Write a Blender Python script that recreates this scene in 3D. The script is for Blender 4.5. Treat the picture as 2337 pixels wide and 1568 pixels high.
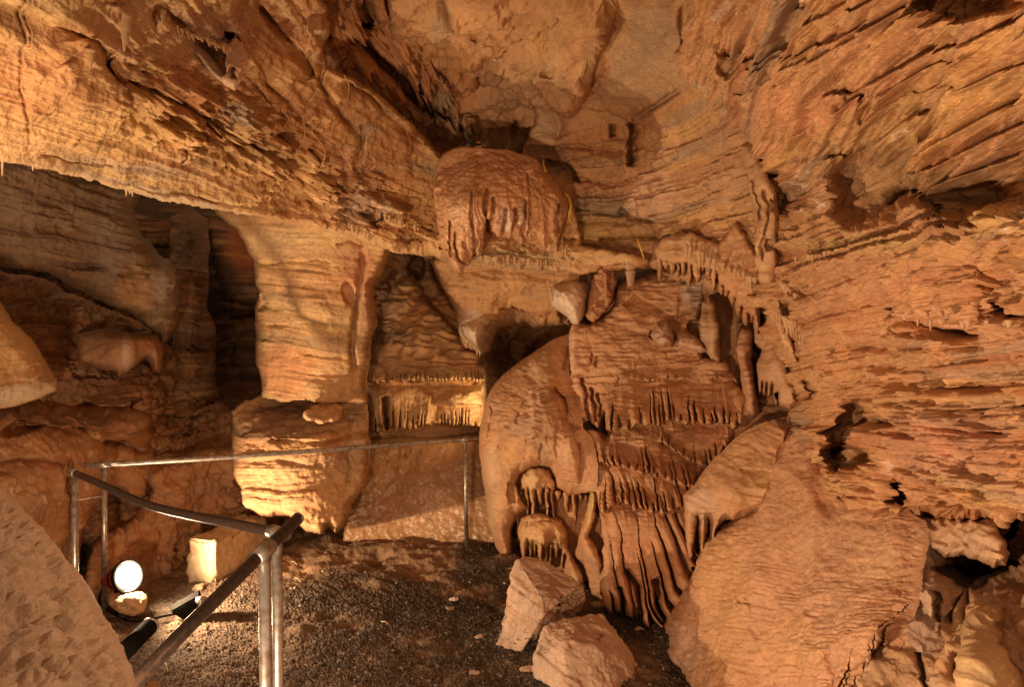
import bpy, bmesh, math, random, time
import numpy as np
T0 = time.time()
scene = bpy.context.scene
for o in list(bpy.data.objects): bpy.data.objects.remove(o)

# ------------------------------------------------------------------ camera
H, F, CX, CY = 2.1, 1700.0, 1168.5, 784.0      # eye height (m), focal length and centre in units of the 2337 x 1568 frame
cam = bpy.data.cameras.new("camera"); camo = bpy.data.objects.new("camera", cam)
scene.collection.objects.link(camo); scene.camera = camo
camo.location = (0, 0, H); camo.rotation_euler = (math.radians(90), 0, 0)
cam.sensor_width = 36; cam.lens = F / 2337.0 * 36; cam.clip_start = 0.05; cam.clip_end = 200
# ------------------------------------------------------------------ world, exposure
world = bpy.data.worlds.new("World"); scene.world = world; world.use_nodes = True
bg = world.node_tree.nodes["Background"]
bg.inputs[0].default_value = (1.0, 0.59, 0.34, 1); bg.inputs[1].default_value = 0.24   # added warm fill standing in for bounced light, enters by the open back
scene.view_settings.view_transform = 'Standard'; scene.view_settings.look = 'None'
scene.view_settings.exposure = 0.42; scene.view_settings.gamma = 1
scene.render.engine = 'CYCLES'
scene.cycles.max_bounces = 5; scene.cycles.diffuse_bounces = 4; scene.cycles.glossy_bounces = 2
scene.cycles.sample_clamp_indirect = 3.0

WARM = (1.0, 0.70, 0.40)
def at(x, y, d):
    return ((x-CX)/F*d, d, H-(y-CY)/F*d)
def lamp(name, kind, loc, power, color=WARM, size=0.05, target=None, angle=150, blend=0.6):
    l = bpy.data.lights.new(name, kind); l.energy = power; l.color = color
    if kind in ('POINT', 'SPOT'): l.shadow_soft_size = size
    if kind == 'SPOT': l.spot_size = math.radians(angle); l.spot_blend = blend
    o = bpy.data.objects.new(name, l); scene.collection.objects.link(o); o.location = loc
    if target:
        from mathutils import Vector
        o.rotation_euler = (Vector(target)-Vector(loc)).to_track_quat('-Z', 'Y').to_euler()
    return o
# the lit floodlight the photograph shows, low on the left
LAMP = at(292, 1316, 5.75)
lamp('floodlight_beam', 'SPOT', (LAMP[0]+0.13, LAMP[1]-0.04, LAMP[2]+0.05), 205, (1.0, 0.68, 0.40), 0.035, at(1150, 1000, 6.2), 165, 0.5)
# out-of-frame lights: low keys shining up at walls and roof, added fills higher up
lamp('offscreen_light', 'SPOT', (-1.15, 1.0, 0.75), 335, (1.0, 0.64, 0.38), 0.10, (0.7, 5.0, 2.5), 140, 0.5)
lamp('offscreen_light', 'SPOT', (-2.3, 1.3, 1.3), 105, (1.0, 0.66, 0.37), 0.06, (-1.5, 3.0, 3.6), 100, 0.7)
lamp('offscreen_light', 'SPOT', (0.35, -0.2, 2.4), 48, (1.0, 0.66, 0.42), 0.12, (0.9, 6.0, 1.7), 80, 0.9)  # added fill beside the camera, brightens the centre
lamp('offscreen_light', 'SPOT', (1.2, 1.35, 2.6), 58, (1.0, 0.70, 0.46), 0.05, (-1.0, 1.5, 1.3), 48, 0.8)  # unseen spot from the upper right, added to brighten the foreground mound
# lamp hidden behind the flowstone dome, lighting the alcove
lamp('alcove_lamp_light', 'SPOT', at(1160, 930, 7.85), 34, (1.0, 0.64, 0.32), 0.08, at(880, 880, 8.8), 100, 1.0)
# lamp round the corner of the passage
lamp('passage_lamp_light', 'POINT', at(640, 560, 10.3), 2, (1.0, 0.40, 0.16), 0.06)

# ------------------------------------------------------------------ noise
rng = np.random.RandomState(7)
TAB = rng.uniform(-1, 1, 65536).astype(np.float32)
def _h(i, j, k):
    return TAB[((i*73856093) ^ (j*19349663) ^ (k*83492791)) & 65535]
def n3(x, y, z):
    xf, yf, zf = np.floor(x), np.floor(y), np.floor(z)
    i, j, k = xf.astype(np.int64), yf.astype(np.int64), zf.astype(np.int64)
    a, b, c = x-xf, y-yf, z-zf
    a = a*a*(3-2*a); b = b*b*(3-2*b); c = c*c*(3-2*c)
    x00 = _h(i,j,k)*(1-a)+_h(i+1,j,k)*a; x10 = _h(i,j+1,k)*(1-a)+_h(i+1,j+1,k)*a
    x01 = _h(i,j,k+1)*(1-a)+_h(i+1,j,k+1)*a; x11 = _h(i,j+1,k+1)*(1-a)+_h(i+1,j+1,k+1)*a
    return (x00*(1-b)+x10*b)*(1-c)+(x01*(1-b)+x11*b)*c
def fbm(P, f, octs=4, gain=0.5, sc=(1,1,1), seed=0.0):
    t = 0; a = 1.0; s = 0
    for o in range(octs):
        t = t + a*n3(P[...,0]*f*sc[0]+seed+o*3.1, P[...,1]*f*sc[1]+seed*1.7, P[...,2]*f*sc[2]-seed)
        s += a; a *= gain; f *= 2.03
    return t/s*1.5
def ridged(P, f, octs=4, gain=0.5, sc=(1,1,1), seed=0.0):
    t = 0; a = 1.0; s = 0
    for o in range(octs):
        t = t + a*(1-2*np.abs(n3(P[...,0]*f*sc[0]+seed+o*3.1, P[...,1]*f*sc[1]+seed*1.7, P[...,2]*f*sc[2]-seed)))
        s += a; a *= gain; f *= 2.03
    return t/s
def sstep(a, b, x):
    t = np.clip((x-a)/(b-a), 0, 1); return t*t*(3-2*t)
def worley(x, y, seed=0):
    """distance to nearest and second nearest jittered point, and the id value"""
    i, j = np.floor(x).astype(np.int64), np.floor(y).astype(np.int64)
    d1 = np.full(x.shape, 9.0, np.float32); d2 = d1.copy(); idv = np.zeros_like(d1)
    for a in (-1,0,1):
        for b in (-1,0,1):
            ci, cj = i+a, j+b
            px = ci+0.5+0.45*_h(ci, cj, 11+seed); py = cj+0.5+0.45*_h(ci, cj, 57+seed)
            d = np.sqrt((px-x)**2+(py-y)**2)
            m = d < d1
            d2 = np.where(m, d1, np.minimum(d2, d)); idv = np.where(m, _h(ci, cj, 91+seed), idv); d1 = np.where(m, d, d1)
    return d1, d2, idv

# ------------------------------------------------------------------ detail functions: f(P, U, V) -> height in metres
def strata(P, th=0.12, amp=0.05, lat=1.3, bed=(0,0,1), seed=0.0, levels=3, warp=0.05, gain=.6, blk=.8):
    s = P[...,0]*bed[0]+P[...,1]*bed[1]+P[...,2]*bed[2] + warp*fbm(P, 0.7, 3, seed=seed+3)
    jx = .10*n3(P[...,0]*7+seed, P[...,1]*7, P[...,2]*7); jag = .05*n3(P[...,0]*23, P[...,1]*23+seed, P[...,2]*23)
    tot = 0
    for n in range(levels):
        t = th/2.5**n; a = amp*gain**n; l = lat*1.35**n
        q = s/t + 0.25*n3(P[...,0]*l*.6, P[...,1]*l*.6, P[...,2]*l*.6+seed)+.6*jx
        k = np.floor(q); fr = q-k
        X = P[...,0]+jx+jag; Y = P[...,1]+jx+jag
        def e(kk):
            v = n3(X*l+kk*5.3, Y*l+kk*2.1, kk*7.77+seed+n*13)
            w = n3(X*l*2.2+kk*1.3, Y*l*2.2, kk*3.71+seed+n*7)
            w2 = n3(X*l*5+kk*1.9, Y*l*5, kk*1.71+seed+n*5)
            return 0.8*v+blk*(sstep(-.03,.03,w)-.5)+.45*blk*(sstep(-.03,.03,w2)-.5)
        w = sstep(0.86, 1.0, fr)
        tot = tot + a*(e(k)*(1-w)+e(k+1)*w + 0.2*(fr-0.5))
    return tot
def ripples(P, pitch=0.03, amp=0.006, seed=0.0, el=0.3, tilt=0.0, proj=0):
    w = fbm(P, 1.3, 2, seed=seed)+.35*n3(P[...,0]/pitch*.18, P[...,1]/pitch*.18, P[...,2]/pitch*.18+seed)
    q = ((P[...,2]-H)/P[...,1]*proj if proj else P[...,2]+tilt*P[...,0])/pitch + .9*w*.03/pitch
    r = n3(P[...,0]/pitch*el+seed, P[...,1]/pitch*el*.4, q)
    r2 = n3(P[...,0]/pitch*el*2.1, P[...,1]/pitch*el*.8, q*2.1+9)
    return amp*((1-np.abs(r)*2.4)+0.45*r2)*.8
def scallops(P, size=0.05, amp=0.012, ax=(0,2), seed=0, asp=1.2):
    w = 0.5*size
    x = (P[...,ax[0]]+w*n3(P[...,0]/size*.7, P[...,1]/size*.7, P[...,2]/size*.7))/size
    y = (P[...,ax[1]]+w*n3(P[...,0]/size*.7+9, P[...,1]/size*.7, P[...,2]/size*.7))/size*asp
    d1, d2, i = worley(x, y, seed); e1, e2, j = worley(x*.6+4, y*.6, seed+7)
    return amp*(sstep(0, .55, d2-d1)*(.6+.5*i)-.45+.7*np.clip(1-1.4*e1, 0, 1))
def knobs(P, size=0.03, amp=0.012, ax=(0,2), seed=0, dens=0.0):
    d1, d2, i = worley(P[...,ax[0]]/size, P[...,ax[1]]/size, seed)
    return amp*np.sqrt(np.clip(1-(d1/0.55)**2, 0, 1))*(i > dens)*(0.6+0.4*i)
def flutes(P, w=0.06, amp=0.02, seed=0.0, ax=0, lean=0.0):
    q = (P[...,ax]+lean*P[...,2])/w + 0.9*fbm(P, 1.2, 2, seed=seed)
    r = n3(q, P[...,2]*1.1+seed, seed*3.3+0*q)
    r2 = n3(q*2.3, P[...,2]*2.1+seed, seed*2.3+0*q)
    return amp*((1-np.abs(r)*2.2)*0.9+0.4*r2)

# ------------------------------------------------------------------ 2-D helpers
def poly_sd(px, py, poly, closed=True):
    """signed distance (+ inside for closed); for open lines: distance, side (+ = below / right-hand), fraction along"""
    pts = np.array(poly, np.float32); n = len(pts)
    best = np.full(px.shape, 1e18, np.float32); side = np.zeros_like(best); tt = np.zeros_like(best)
    inside = np.zeros(px.shape, bool)
    segs = [(pts[i], pts[(i+1) % n]) for i in range(n if closed else n-1)]
    L = np.cumsum([0]+[float(np.hypot(*(b-a))) for a, b in segs]); k = 0
    for a, b in segs:
        ex, ey = b-a; l2 = max(float(ex*ex+ey*ey), 1e-9)
        t = np.clip(((px-a[0])*ex+(py-a[1])*ey)/l2, 0, 1)
        dx, dy = px-(a[0]+t*ex), py-(a[1]+t*ey); d = dx*dx+dy*dy
        m = d < best; best = np.where(m, d, best)
        if closed:
            if ey != 0:
                c = ((a[1] > py) != (b[1] > py)) & (px < (b[0]-a[0])*(py-a[1])/ey+a[0]); inside ^= c
        else:
            side = np.where(m, np.sign(ex*dy-ey*dx), side); tt = np.where(m, (L[k]+t*(L[k+1]-L[k]))/L[-1], tt)
        k += 1
    d = np.sqrt(best)
    return np.where(inside, d, -d) if closed else (d, side, tt)
def rbf(ctrl, U, V):
    """smooth field through (x, y, depth); interpolates 1/depth, so planes stay planes"""
    c = np.array(ctrl, np.float64); x, y, v = c[:,0]/1000, c[:,1]/1000, 1/c[:,2]
    n = len(c); A = np.zeros((n+3, n+3))
    A[:n,:n] = -np.hypot(x[:,None]-x[None], y[:,None]-y[None])
    A[:n,:n] -= 0.002*np.eye(n)
    A[:n,n] = 1; A[:n,n+1] = x; A[:n,n+2] = y; A[n,:n] = 1; A[n+1,:n] = x; A[n+2,:n] = y
    if n < 3: A += 1e-9*np.eye(n+3)
    s = np.linalg.lstsq(A, np.concatenate([v, np.zeros(3)]), rcond=None)[0]
    u, w = U/1000, V/1000; r = s[n]+s[n+1]*u+s[n+2]*w
    for i in range(n): r = r-s[i]*np.sqrt((u-x[i])**2+(w-y[i])**2+2e-4)
    return (1/np.clip(r, 0.03, 3)).astype(np.float32)
def blur(a, n):
    for _ in range(n):
        a = a.copy(); a[1:-1] = (a[:-2]+2*a[1:-1]+a[2:])/4; a[:,1:-1] = (a[:,:-2]+2*a[:,1:-1]+a[:,2:])/4
    return a
def fringe(p0, p1, n, lo, hi, seed=0, lean=0.0, keep=1.0):
    """fingers hanging from the line p0 -> p1 (written left to right); returns outline points"""
    r = random.Random(seed); ws = [r.uniform(.6, 1.5) for _ in range(n)]; S = sum(ws); out = []; t = 0
    for i, w in enumerate(ws):
        t1 = t+w/S; L = r.uniform(lo, hi)*(r.random() < keep) + 2
        bx = lambda q: p0[0]+(p1[0]-p0[0])*q
        by = lambda q: p0[1]+(p1[1]-p0[1])*q
        W = bx(t1)-bx(t); y_ = by((t+t1)/2)
        out += [(bx(t)+.03*W+lean*L*a, y_+L*a) if a > 0 else (bx(t)+.01*W, y_-.1*L) for a in (0,)]
        out += [(bx(t)+fx*W+lean*L*fy, y_+L*fy) for fx, fy in ((.08,.3),(.2,.66),(.36,.92),(.5,1),(.63,.9),(.79,.6),(.91,.28))]
        t = t1
    return out
def apply_ops(U, V, D, ops, seed):
    P2 = np.stack([U/60, V/60, 0*U+seed], -1)
    wu = U+8*fbm(P2, 1, 5, .62, seed=seed+1); wv = V+8*fbm(P2, 1, 5, .62, seed=seed+5)
    for op in ops:
        if op[0] in ('ledge', 'crack', 'ridge'):
            pts = op[1]; w, a = op[2], op[3]
            xs = [p[0] for p in pts]; ys = [p[1] for p in pts]; M = w*4+25
            m = (U > min(xs)-M) & (U < max(xs)+M) & (V > min(ys)-M) & (V < max(ys)+M)
            if not m.any(): continue
            d, s, t = poly_sd(wu[m], wv[m], pts, False)
            tap = sstep(0, .08, t)*sstep(1, .92, t)
            if op[0] == 'ledge': off = a*tap*np.exp(-d/w)*sstep(-2.5, 1.5, d*s)
            elif op[0] == 'crack': off = a*tap*np.exp(-(d/w)**2)
            else: off = -a*tap*np.exp(-(d/w)**1.3)
            D[m] += off
        elif op[0] == 'drape':
            # a skirt of fused fins: body swells down to the edge line, slits rise from it, the rock below steps back
            _, pts, bul, amp, sp, sl, lean, sd_ = op
            lx = np.array([p[0] for p in pts], np.float32); ly = np.array([p[1] for p in pts], np.float32)
            top = max(bul[0], sl*1.3)
            m = (U > lx[0]-40-abs(lean)*top) & (U < lx[-1]+40+abs(lean)*top) & (V > ly.min()-top-10) & (V < ly.max()+90)
            if not m.any(): continue
            u, v = U[m]*.6+wu[m]*.4, V[m]*.6+wv[m]*.4
            s0 = v-np.interp(u, lx, ly); x = u-lean*s0; s0 = v-np.interp(x, lx, ly)
            r_ = np.random.RandomState(sd_); xs_ = [lx[0]-10]
            while xs_[-1] < lx[-1]+10: xs_.append(xs_[-1]+sp*r_.uniform(.45, 1.6))
            xs_ = np.array(xs_); Ls = sl*r_.uniform(.25, 1.6, len(xs_)); ws = sp*r_.uniform(.10, .27, len(xs_)); dep = r_.uniform(.5, 1.2, len(xs_)); tips = r_.uniform(-.12, .12, len(xs_))*sl
            k = np.clip(np.searchsorted(xs_, x), 1, len(xs_)-1); a_, b_ = xs_[k-1], xs_[k]; f = (x-a_)/(b_-a_)
            kk = np.where(f < .5, k-1, k); dx = np.abs(x-xs_[kk]); s_ = s0-tips[k]*sstep(0,.5,f)*sstep(1,.5,f)*1.0
            endt = sstep(lx[0]-4, lx[0]+14, x)*sstep(lx[-1]+4, lx[-1]-14, x)
            off = -bul[1]*sstep(-bul[0], -4, s_)*sstep(2.5, -2.5, s_)
            off += amp*np.exp(-np.clip(s_, 0, None)/22)*sstep(-2.0, 2.0, s_)
            wid = np.clip(ws[kk]*(1+s_/Ls[kk]), 0, None)+.01
            off += amp*1.1*dep[kk]*sstep(wid*1.5, wid*.5, dx)*sstep(-Ls[kk], -Ls[kk]*.65, s_)*sstep(3, -3, s_)
            off += -.35*amp*(1-(2*f-1)**2)*sstep(-np.minimum(Ls[k], Ls[k-1])*1.3, -4, s_)*sstep(3, -3, s_)
            D[m] += off*endt
        elif op[0] == 'pit':
            _, x, y, rx, ry, a = op[:6]
            q = ((wu-x)/rx)**2+((wv-y)/ry)**2
            D += a*sstep(1.3, 0.35, q)
    return D

def link(name, me, parent=None):
    o = bpy.data.objects.new(name, me); scene.collection.objects.link(o)
    if parent: o.parent = parent
    return o
def tag(o, label=None, cat=None, group=None, kind=None):
    if label: o['label'] = label
    if cat: o['category'] = cat
    if group: o['group'] = group
    if kind: o['kind'] = kind
    return o
def grid_mesh(name, P, keep, col=None):
    ny, nx = keep.shape
    idx = np.full(keep.shape, -1, np.int64); idx[keep] = np.arange(keep.sum())
    q = keep[:-1,:-1] & keep[1:,:-1] & keep[:-1,1:] & keep[1:,1:]
    f = np.stack([idx[:-1,:-1][q], idx[1:,:-1][q], idx[1:,1:][q], idx[:-1,1:][q]], -1).astype(np.int32)
    me = bpy.data.meshes.new(name); nv = int(keep.sum())
    me.vertices.add(nv); me.vertices.foreach_set('co', P[keep].astype(np.float32).ravel())
    me.loops.add(f.size); me.loops.foreach_set('vertex_index', f.ravel())
    me.polygons.add(len(f)); me.polygons.foreach_set('loop_start', np.arange(0, f.size, 4, dtype=np.int32))
    me.polygons.foreach_set('use_smooth', np.ones(len(f), bool))
    me.update(calc_edges=True)
    if col is not None:
        ca = me.attributes.new('pigment', 'FLOAT_COLOR', 'POINT')
        c4 = np.ones((nv, 4), np.float32); c4[:,:3] = col[keep]; ca.data.foreach_set('color', c4.ravel())
    return me

# rock colours (linear albedo)
ORANGE=(.50,.250,.112); TAN=(.56,.335,.165); OCHRE=(.60,.375,.150); GREY=(.33,.255,.185); RUST=(.40,.165,.070)
PALE=(.66,.49,.34); MUD=(.24,.130,.070); CREAM=(.68,.46,.24); PINK=(.56,.33,.21); DARK=(.10,.070,.050)
def pigment(P, U, V, base, blobs=(), band=0.25, mott=0.2, band_cols=(GREY, OCHRE, RUST), bed=(0,0,1), seed=0.0, spots=None):
    c = np.zeros(U.shape+(3,), np.float32)+np.array(base, np.float32)
    if band > 0:
        s = P[...,0]*bed[0]+P[...,1]*bed[1]+P[...,2]*bed[2]+.05*fbm(P, .8, 2, seed=seed)
        for i, bc in enumerate(band_cols):
            w = n3(P[...,0]*.7+i*9, P[...,1]*.7+seed, s*(7+5*i)+i*31+seed)
            w2 = n3(P[...,0]*1.9+i*9, P[...,1]*1.9+seed, s*(30+9*i)+i*31+seed)
            w = np.clip(sstep(.05,.75,w+.5*w2)*band*2.2, 0, 1)[...,None]
            c = c*(1-w)+np.array(bc, np.float32)*w
    for b in blobs:
        x, y, rx, ry, bc, st = b
        nn = fbm(P, 2.2, 3, seed=x*.01)
        q = np.exp(-(((U-x)/rx)**2+((V-y)/ry)**2))
        w = np.clip(st*sstep(.18,.62,q*(1+.55*nn)), 0, 1)[...,None]
        c = c*(1-w)+np.array(bc, np.float32)*w
    if spots:
        col, size, th, st = spots
        k = fbm(P, 1/size, 3, seed=seed+7)+.35*fbm(P, 1.1, 2, seed=seed+17)
        w = (st*sstep(th, th+.12, k))[...,None]; c = c*(1-w)+np.array(col, np.float32)*w
    m = 1+mott*fbm(P, 3.0, 4, .6, seed=seed+2)+.10*fbm(P, 26., 2, seed=seed+4)
    return np.clip(c*m[...,None]*np.array((1.0,.97,.98)), .01, .9)
NV = 0
def sheet(name, poly, ctrl, detail=(), col=None, R=40, back=.5, seal=.7, step=2.3, rough=(6, 40), ops=(), mat=None, seed=0.0, margin=2, fine=.0045, cracks=.010, open_=()):
    """one body of rock: outline and depths are survey points; its rim rolls back round the far side"""
    global NV
    xs = [p[0] for p in poly]; ys = [p[1] for p in poly]; mm = margin*step+2
    U, V = np.meshgrid(np.arange(min(xs)-mm, max(xs)+mm, step, dtype=np.float32), np.arange(min(ys)-mm, max(ys)+mm, step, dtype=np.float32))
    ra, rs = rough
    Q = np.stack([U/rs, V/rs, 0*U+seed*7.1], -1)
    su = U+ra*fbm(Q, 1, 4, .55, seed=seed+.3); sv = V+ra*fbm(Q, 1, 4, .55, seed=seed+4.3)
    sd = poly_sd(su, sv, poly)
    D = rbf(ctrl, U, V)
    D0 = D.copy()
    P0 = np.stack([(U-CX)/F*D0, D0, H-(V-CY)/F*D0], -1)
    t = np.clip(1-sd/R, 0, 1)
    for ol in open_:
        t = t*sstep(0, ol[0], poly_sd(U, V, ol[1], False)[0])
    D = D+back*(1-np.sqrt(np.clip(1-t*t, 0, 1)))
    D = D+seal*np.clip(-sd/(margin*step), 0, 1)*np.where(sd < 0, np.clip(t*1.5, 0, 1), 1)
    keep = sd > -margin*step
    Db = blur(np.minimum(D0+back*(1-np.sqrt(np.clip(1-t*t, 0, 1)))*.6, D[keep].max()), 3)
    D = apply_ops(U, V, D, ops, seed)
    P = np.stack([(U-CX)/F*D, D, H-(V-CY)/F*D], -1)
    Pb = np.stack([(U-CX)/F*Db, Db, H-(V-CY)/F*Db], -1)
    gx = np.gradient(Pb, axis=1); gy = np.gradient(Pb, axis=0)
    N = np.cross(gx, gy); N /= np.linalg.norm(N, axis=-1, keepdims=True)+1e-9
    N *= -np.sign((N*P).sum(-1, keepdims=True)+1e-9)*0+1
    flip = (N*(P-np.array([0,0,H]))).sum(-1) > 0
    N[flip] *= -1
    h = 0
    for f in detail: h = h+f(P0, U, V)
    h = h+fine*fbm(P0, 30, 3, .6, seed=seed)-cracks*sstep(.80, .97, ridged(P0, 2.6, 3, .45, seed=seed+1.7))
    edge = sstep(-1, R*.4+5, sd)
    if not np.isscalar(h): P = P+N*(h*(.06+.94*edge))[...,None]
    C = col(P0, U, V) if col else None
    me = grid_mesh(name, P, keep, C); NV += len(me.vertices)
    o = link(name, me)
    if mat: me.materials.append(mat)
    return o
# ------------------------------------------------------------------ materials
def nodes_mat(name):
    m = bpy.data.materials.new(name); m.use_nodes = True
    nt = m.node_tree; return m, nt, nt.nodes['Principled BSDF'], nt.links
def rock_mat(name, rough=.8, spec=.3, bump=.5, fine=90, sat=.22, streak=None):
    m, nt, b, L = nodes_mat(name); N = nt.nodes.new
    at_ = N('ShaderNodeAttribute'); at_.attribute_name = 'pigment'
    tc = N('ShaderNodeTexCoord')
    n1 = N('ShaderNodeTexNoise'); n1.inputs['Scale'].default_value = fine; n1.inputs['Detail'].default_value = 6; n1.inputs['Roughness'].default_value = .65
    mp = N('ShaderNodeMapping'); mp.inputs['Scale'].default_value = streak or (1,1,1)
    L.new(tc.outputs['Object'], mp.inputs[0]); L.new(mp.outputs[0], n1.inputs[0])
    mr = N('ShaderNodeMapRange'); mr.inputs[1].default_value=.3; mr.inputs[2].default_value=.7; mr.inputs[3].default_value = 1-sat; mr.inputs[4].default_value = 1+sat*.8
    L.new(n1.outputs[0], mr.inputs[0])
    vm = N('ShaderNodeVectorMath'); vm.operation = 'SCALE'; L.new(at_.outputs[0], vm.inputs[0]); L.new(mr.outputs[0], vm.inputs['Scale'])
    L.new(vm.outputs[0], b.inputs['Base Color'])
    n2 = N('ShaderNodeTexNoise'); n2.inputs['Scale'].default_value = fine*.8; n2.inputs['Detail'].default_value = 5
    L.new(mp.outputs[0], n2.inputs[0])
    bp = N('ShaderNodeBump'); bp.inputs['Strength'].default_value = bump; bp.inputs['Distance'].default_value = .008
    L.new(n2.outputs[0], bp.inputs['Height']); L.new(bp.outputs[0], b.inputs['Normal'])
    b.inputs['Roughness'].default_value = rough; b.inputs['Specular IOR Level'].default_value = spec
    return m
M_ROCK = rock_mat('rock', .85, .2, .55)
M_BEDS = rock_mat('bedded_rock', .85, .2, .9, 40, .30, (1,1,4))
M_FLOW = rock_mat('flowstone', .6, .35, .4, 80, .15)
M_WET = rock_mat('wet_flowstone', .3, .5, .6, 60, .18)
M_MUD = rock_mat('mud', .9, .15, .6, 60, .25)
def metal(name, col, rough, met=1.0, spots=.25, scale=35, col2=None):
    m, nt, b, L = nodes_mat(name); N = nt.nodes.new
    tc = N('ShaderNodeTexCoord'); n = N('ShaderNodeTexNoise'); n.inputs['Scale'].default_value = scale; n.inputs['Detail'].default_value = 6
    L.new(tc.outputs['Object'], n.inputs[0])
    r = N('ShaderNodeValToRGB'); r.color_ramp.elements[0].position=.42; r.color_ramp.elements[1].position=.62
    r.color_ramp.elements[0].color = (*col,1); r.color_ramp.elements[1].color = (*(col2 or tuple(c*(1-spots) for c in col)),1)
    L.new(n.outputs[0], r.inputs[0]); L.new(r.outputs[0], b.inputs['Base Color'])
    mr = N('ShaderNodeMapRange'); mr.inputs[3].default_value = rough*.8; mr.inputs[4].default_value = min(1, rough*1.4); L.new(n.outputs[0], mr.inputs[0]); L.new(mr.outputs[0], b.inputs['Roughness'])
    bp = N('ShaderNodeBump'); bp.inputs['Strength'].default_value=.15; bp.inputs['Distance'].default_value=.002; L.new(n.outputs[0], bp.inputs['Height']); L.new(bp.outputs[0], b.inputs['Normal'])
    b.inputs['Metallic'].default_value = met
    if met < .1: b.inputs['Specular IOR Level'].default_value = .04
    return m
M_GALV = metal('galvanised_steel', (.52,.50,.48), .36, .85, .25, 28, (.30,.25,.21))
M_RAIL = metal('worn_painted_steel', (.045,.034,.028), .40, .4, 0, 60, (.09,.05,.035))
M_BLACK = metal('black_enamel', (.010,.009,.008), .85, .0, .2)
M_RED = metal('red_enamel', (.35,.05,.03), .4, .2, .3)
def plain(name, col, rough=.8, sat=.2, scale=40, bump=.4):
    m, nt, b, L = nodes_mat(name); N = nt.nodes.new
    tc = N('ShaderNodeTexCoord'); n = N('ShaderNodeTexNoise'); n.inputs['Scale'].default_value = scale; n.inputs['Detail'].default_value = 7
    L.new(tc.outputs['Object'], n.inputs[0])
    r = N('ShaderNodeValToRGB'); r.color_ramp.elements[0].position=.3; r.color_ramp.elements[1].position=.7
    r.color_ramp.elements[0].color = (*[c*(1-sat) for c in col],1); r.color_ramp.elements[1].color = (*[min(1,c*(1+sat)) for c in col],1)
    L.new(n.outputs[0], r.inputs[0]); L.new(r.outputs[0], b.inputs['Base Color'])
    bp = N('ShaderNodeBump'); bp.inputs['Strength'].default_value=bump; bp.inputs['Distance'].default_value=.004; L.new(n.outputs[0], bp.inputs['Height']); L.new(bp.outputs[0], b.inputs['Normal'])
    b.inputs['Roughness'].default_value = rough
    return m
M_CONC = plain('concrete', (.50,.36,.22), .9, .2, 18)
M_ROOT = plain('root', (.50,.30,.14), .8)
M_CORD = plain('yellow_plastic', (.75,.50,.05), .4, .08)
M_GREEN = plain('green_plastic', (.05,.12,.07), .4, .08)
M_POT = plain('clay', (.42,.27,.17), .8, .15)
M_STRAW = plain('straw', (.55,.42,.24), .8)
M_PALEST = plain('pale_stone', (.66,.55,.42), .8, .15, 60)

# ------------------------------------------------------------------ the cave, far things first
W = lambda *a, **k: (lambda P, U, V: fbm(P, *a, **k))
def cst(base, blobs=(), **k): return lambda P, U, V: pigment(P, U, V, base, blobs, **k)

# gravel floor: one level sheet, muddy and trodden near the back wall
def floor_h(P, U, V):
    mud = sstep(-.1,.5, 1.25*sstep(1335, 1240, V)*sstep(1150, 900, U)*sstep(560,640,U)+.35*fbm(P, 2.5, 3))
    d1, d2, i = worley(P[...,0]/.015, P[...,1]/.015, 3); e1, e2, j = worley(P[...,0]/.012, P[...,1]/.012, 5)
    peb = .010*np.sqrt(np.clip(1-(d1/.62)**2,0,1))*(.5+.5*i)+.005*np.sqrt(np.clip(1-(e1/.6)**2,0,1))
    tr = .055*fbm(P, 4.5, 4, .5, seed=8)-.035*np.abs(fbm(P, 3.2, 2, seed=18))
    bank = 0
    for bx_, by_, br_ in ((1215,1455,.30),(1345,1560,.36),(1300,1400,.3),(1150,1290,.25),(700,1215,.4),(1000,1215,.35),(480,1330,.2),(1560,1450,.3)):
        bd_ = H*F/(by_-CY); bank = bank+.055*np.exp(-((P[...,0]-(bx_-CX)/F*bd_)**2+(P[...,1]-bd_)**2)/br_**2)
    peb = peb+bank
    return peb*(1-.8*mud)+.8*mud*bank+tr*mud+.018*fbm(P, 1.4, 3)+.006*fbm(P, 14, 3)
def floor_c(P, U, V):
    mud = sstep(-.1,.5, 1.25*sstep(1335, 1240, V)*sstep(1150, 900, U)*sstep(560,640,U)+.35*fbm(P, 2.5, 3))[...,None]
    d1, d2, i = worley(P[...,0]/.022, P[...,1]/.022, 3)
    g = np.array((.084,.068,.056))*(1+.5*i[...,None]); g = np.where((i > .95)[...,None], np.array((.26,.19,.14)), g)
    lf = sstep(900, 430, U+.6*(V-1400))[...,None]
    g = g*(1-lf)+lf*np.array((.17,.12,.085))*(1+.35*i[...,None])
    m = np.array((.27,.175,.11))*(1+.3*fbm(P, 9, 4)[...,None])
    w = np.clip(.5+.8*fbm(P, .9, 4, .6, seed=4), 0, 1.2)[...,None]
    return np.clip(g*(1-mud)+m*mud, .01, .9)*(.62+.7*w)*np.array((1,.97,.93))
M_GRAV = rock_mat('gravel_and_sand', .95, .1, .8, 160, .35)
fl = [(x, y, H*F/(y-CY)) for x in (-200, 700, 1300, 2000) for y in (1120, 1200, 1300, 1450, 1800)]
tag(sheet('ground', [(-100,1150),(1750,1150),(1900,1720),(-200,1720)], fl, (floor_h,), floor_c, R=2, back=0, seal=0, step=1.7, rough=(0,40), mat=M_GRAV), kind='structure')

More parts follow.
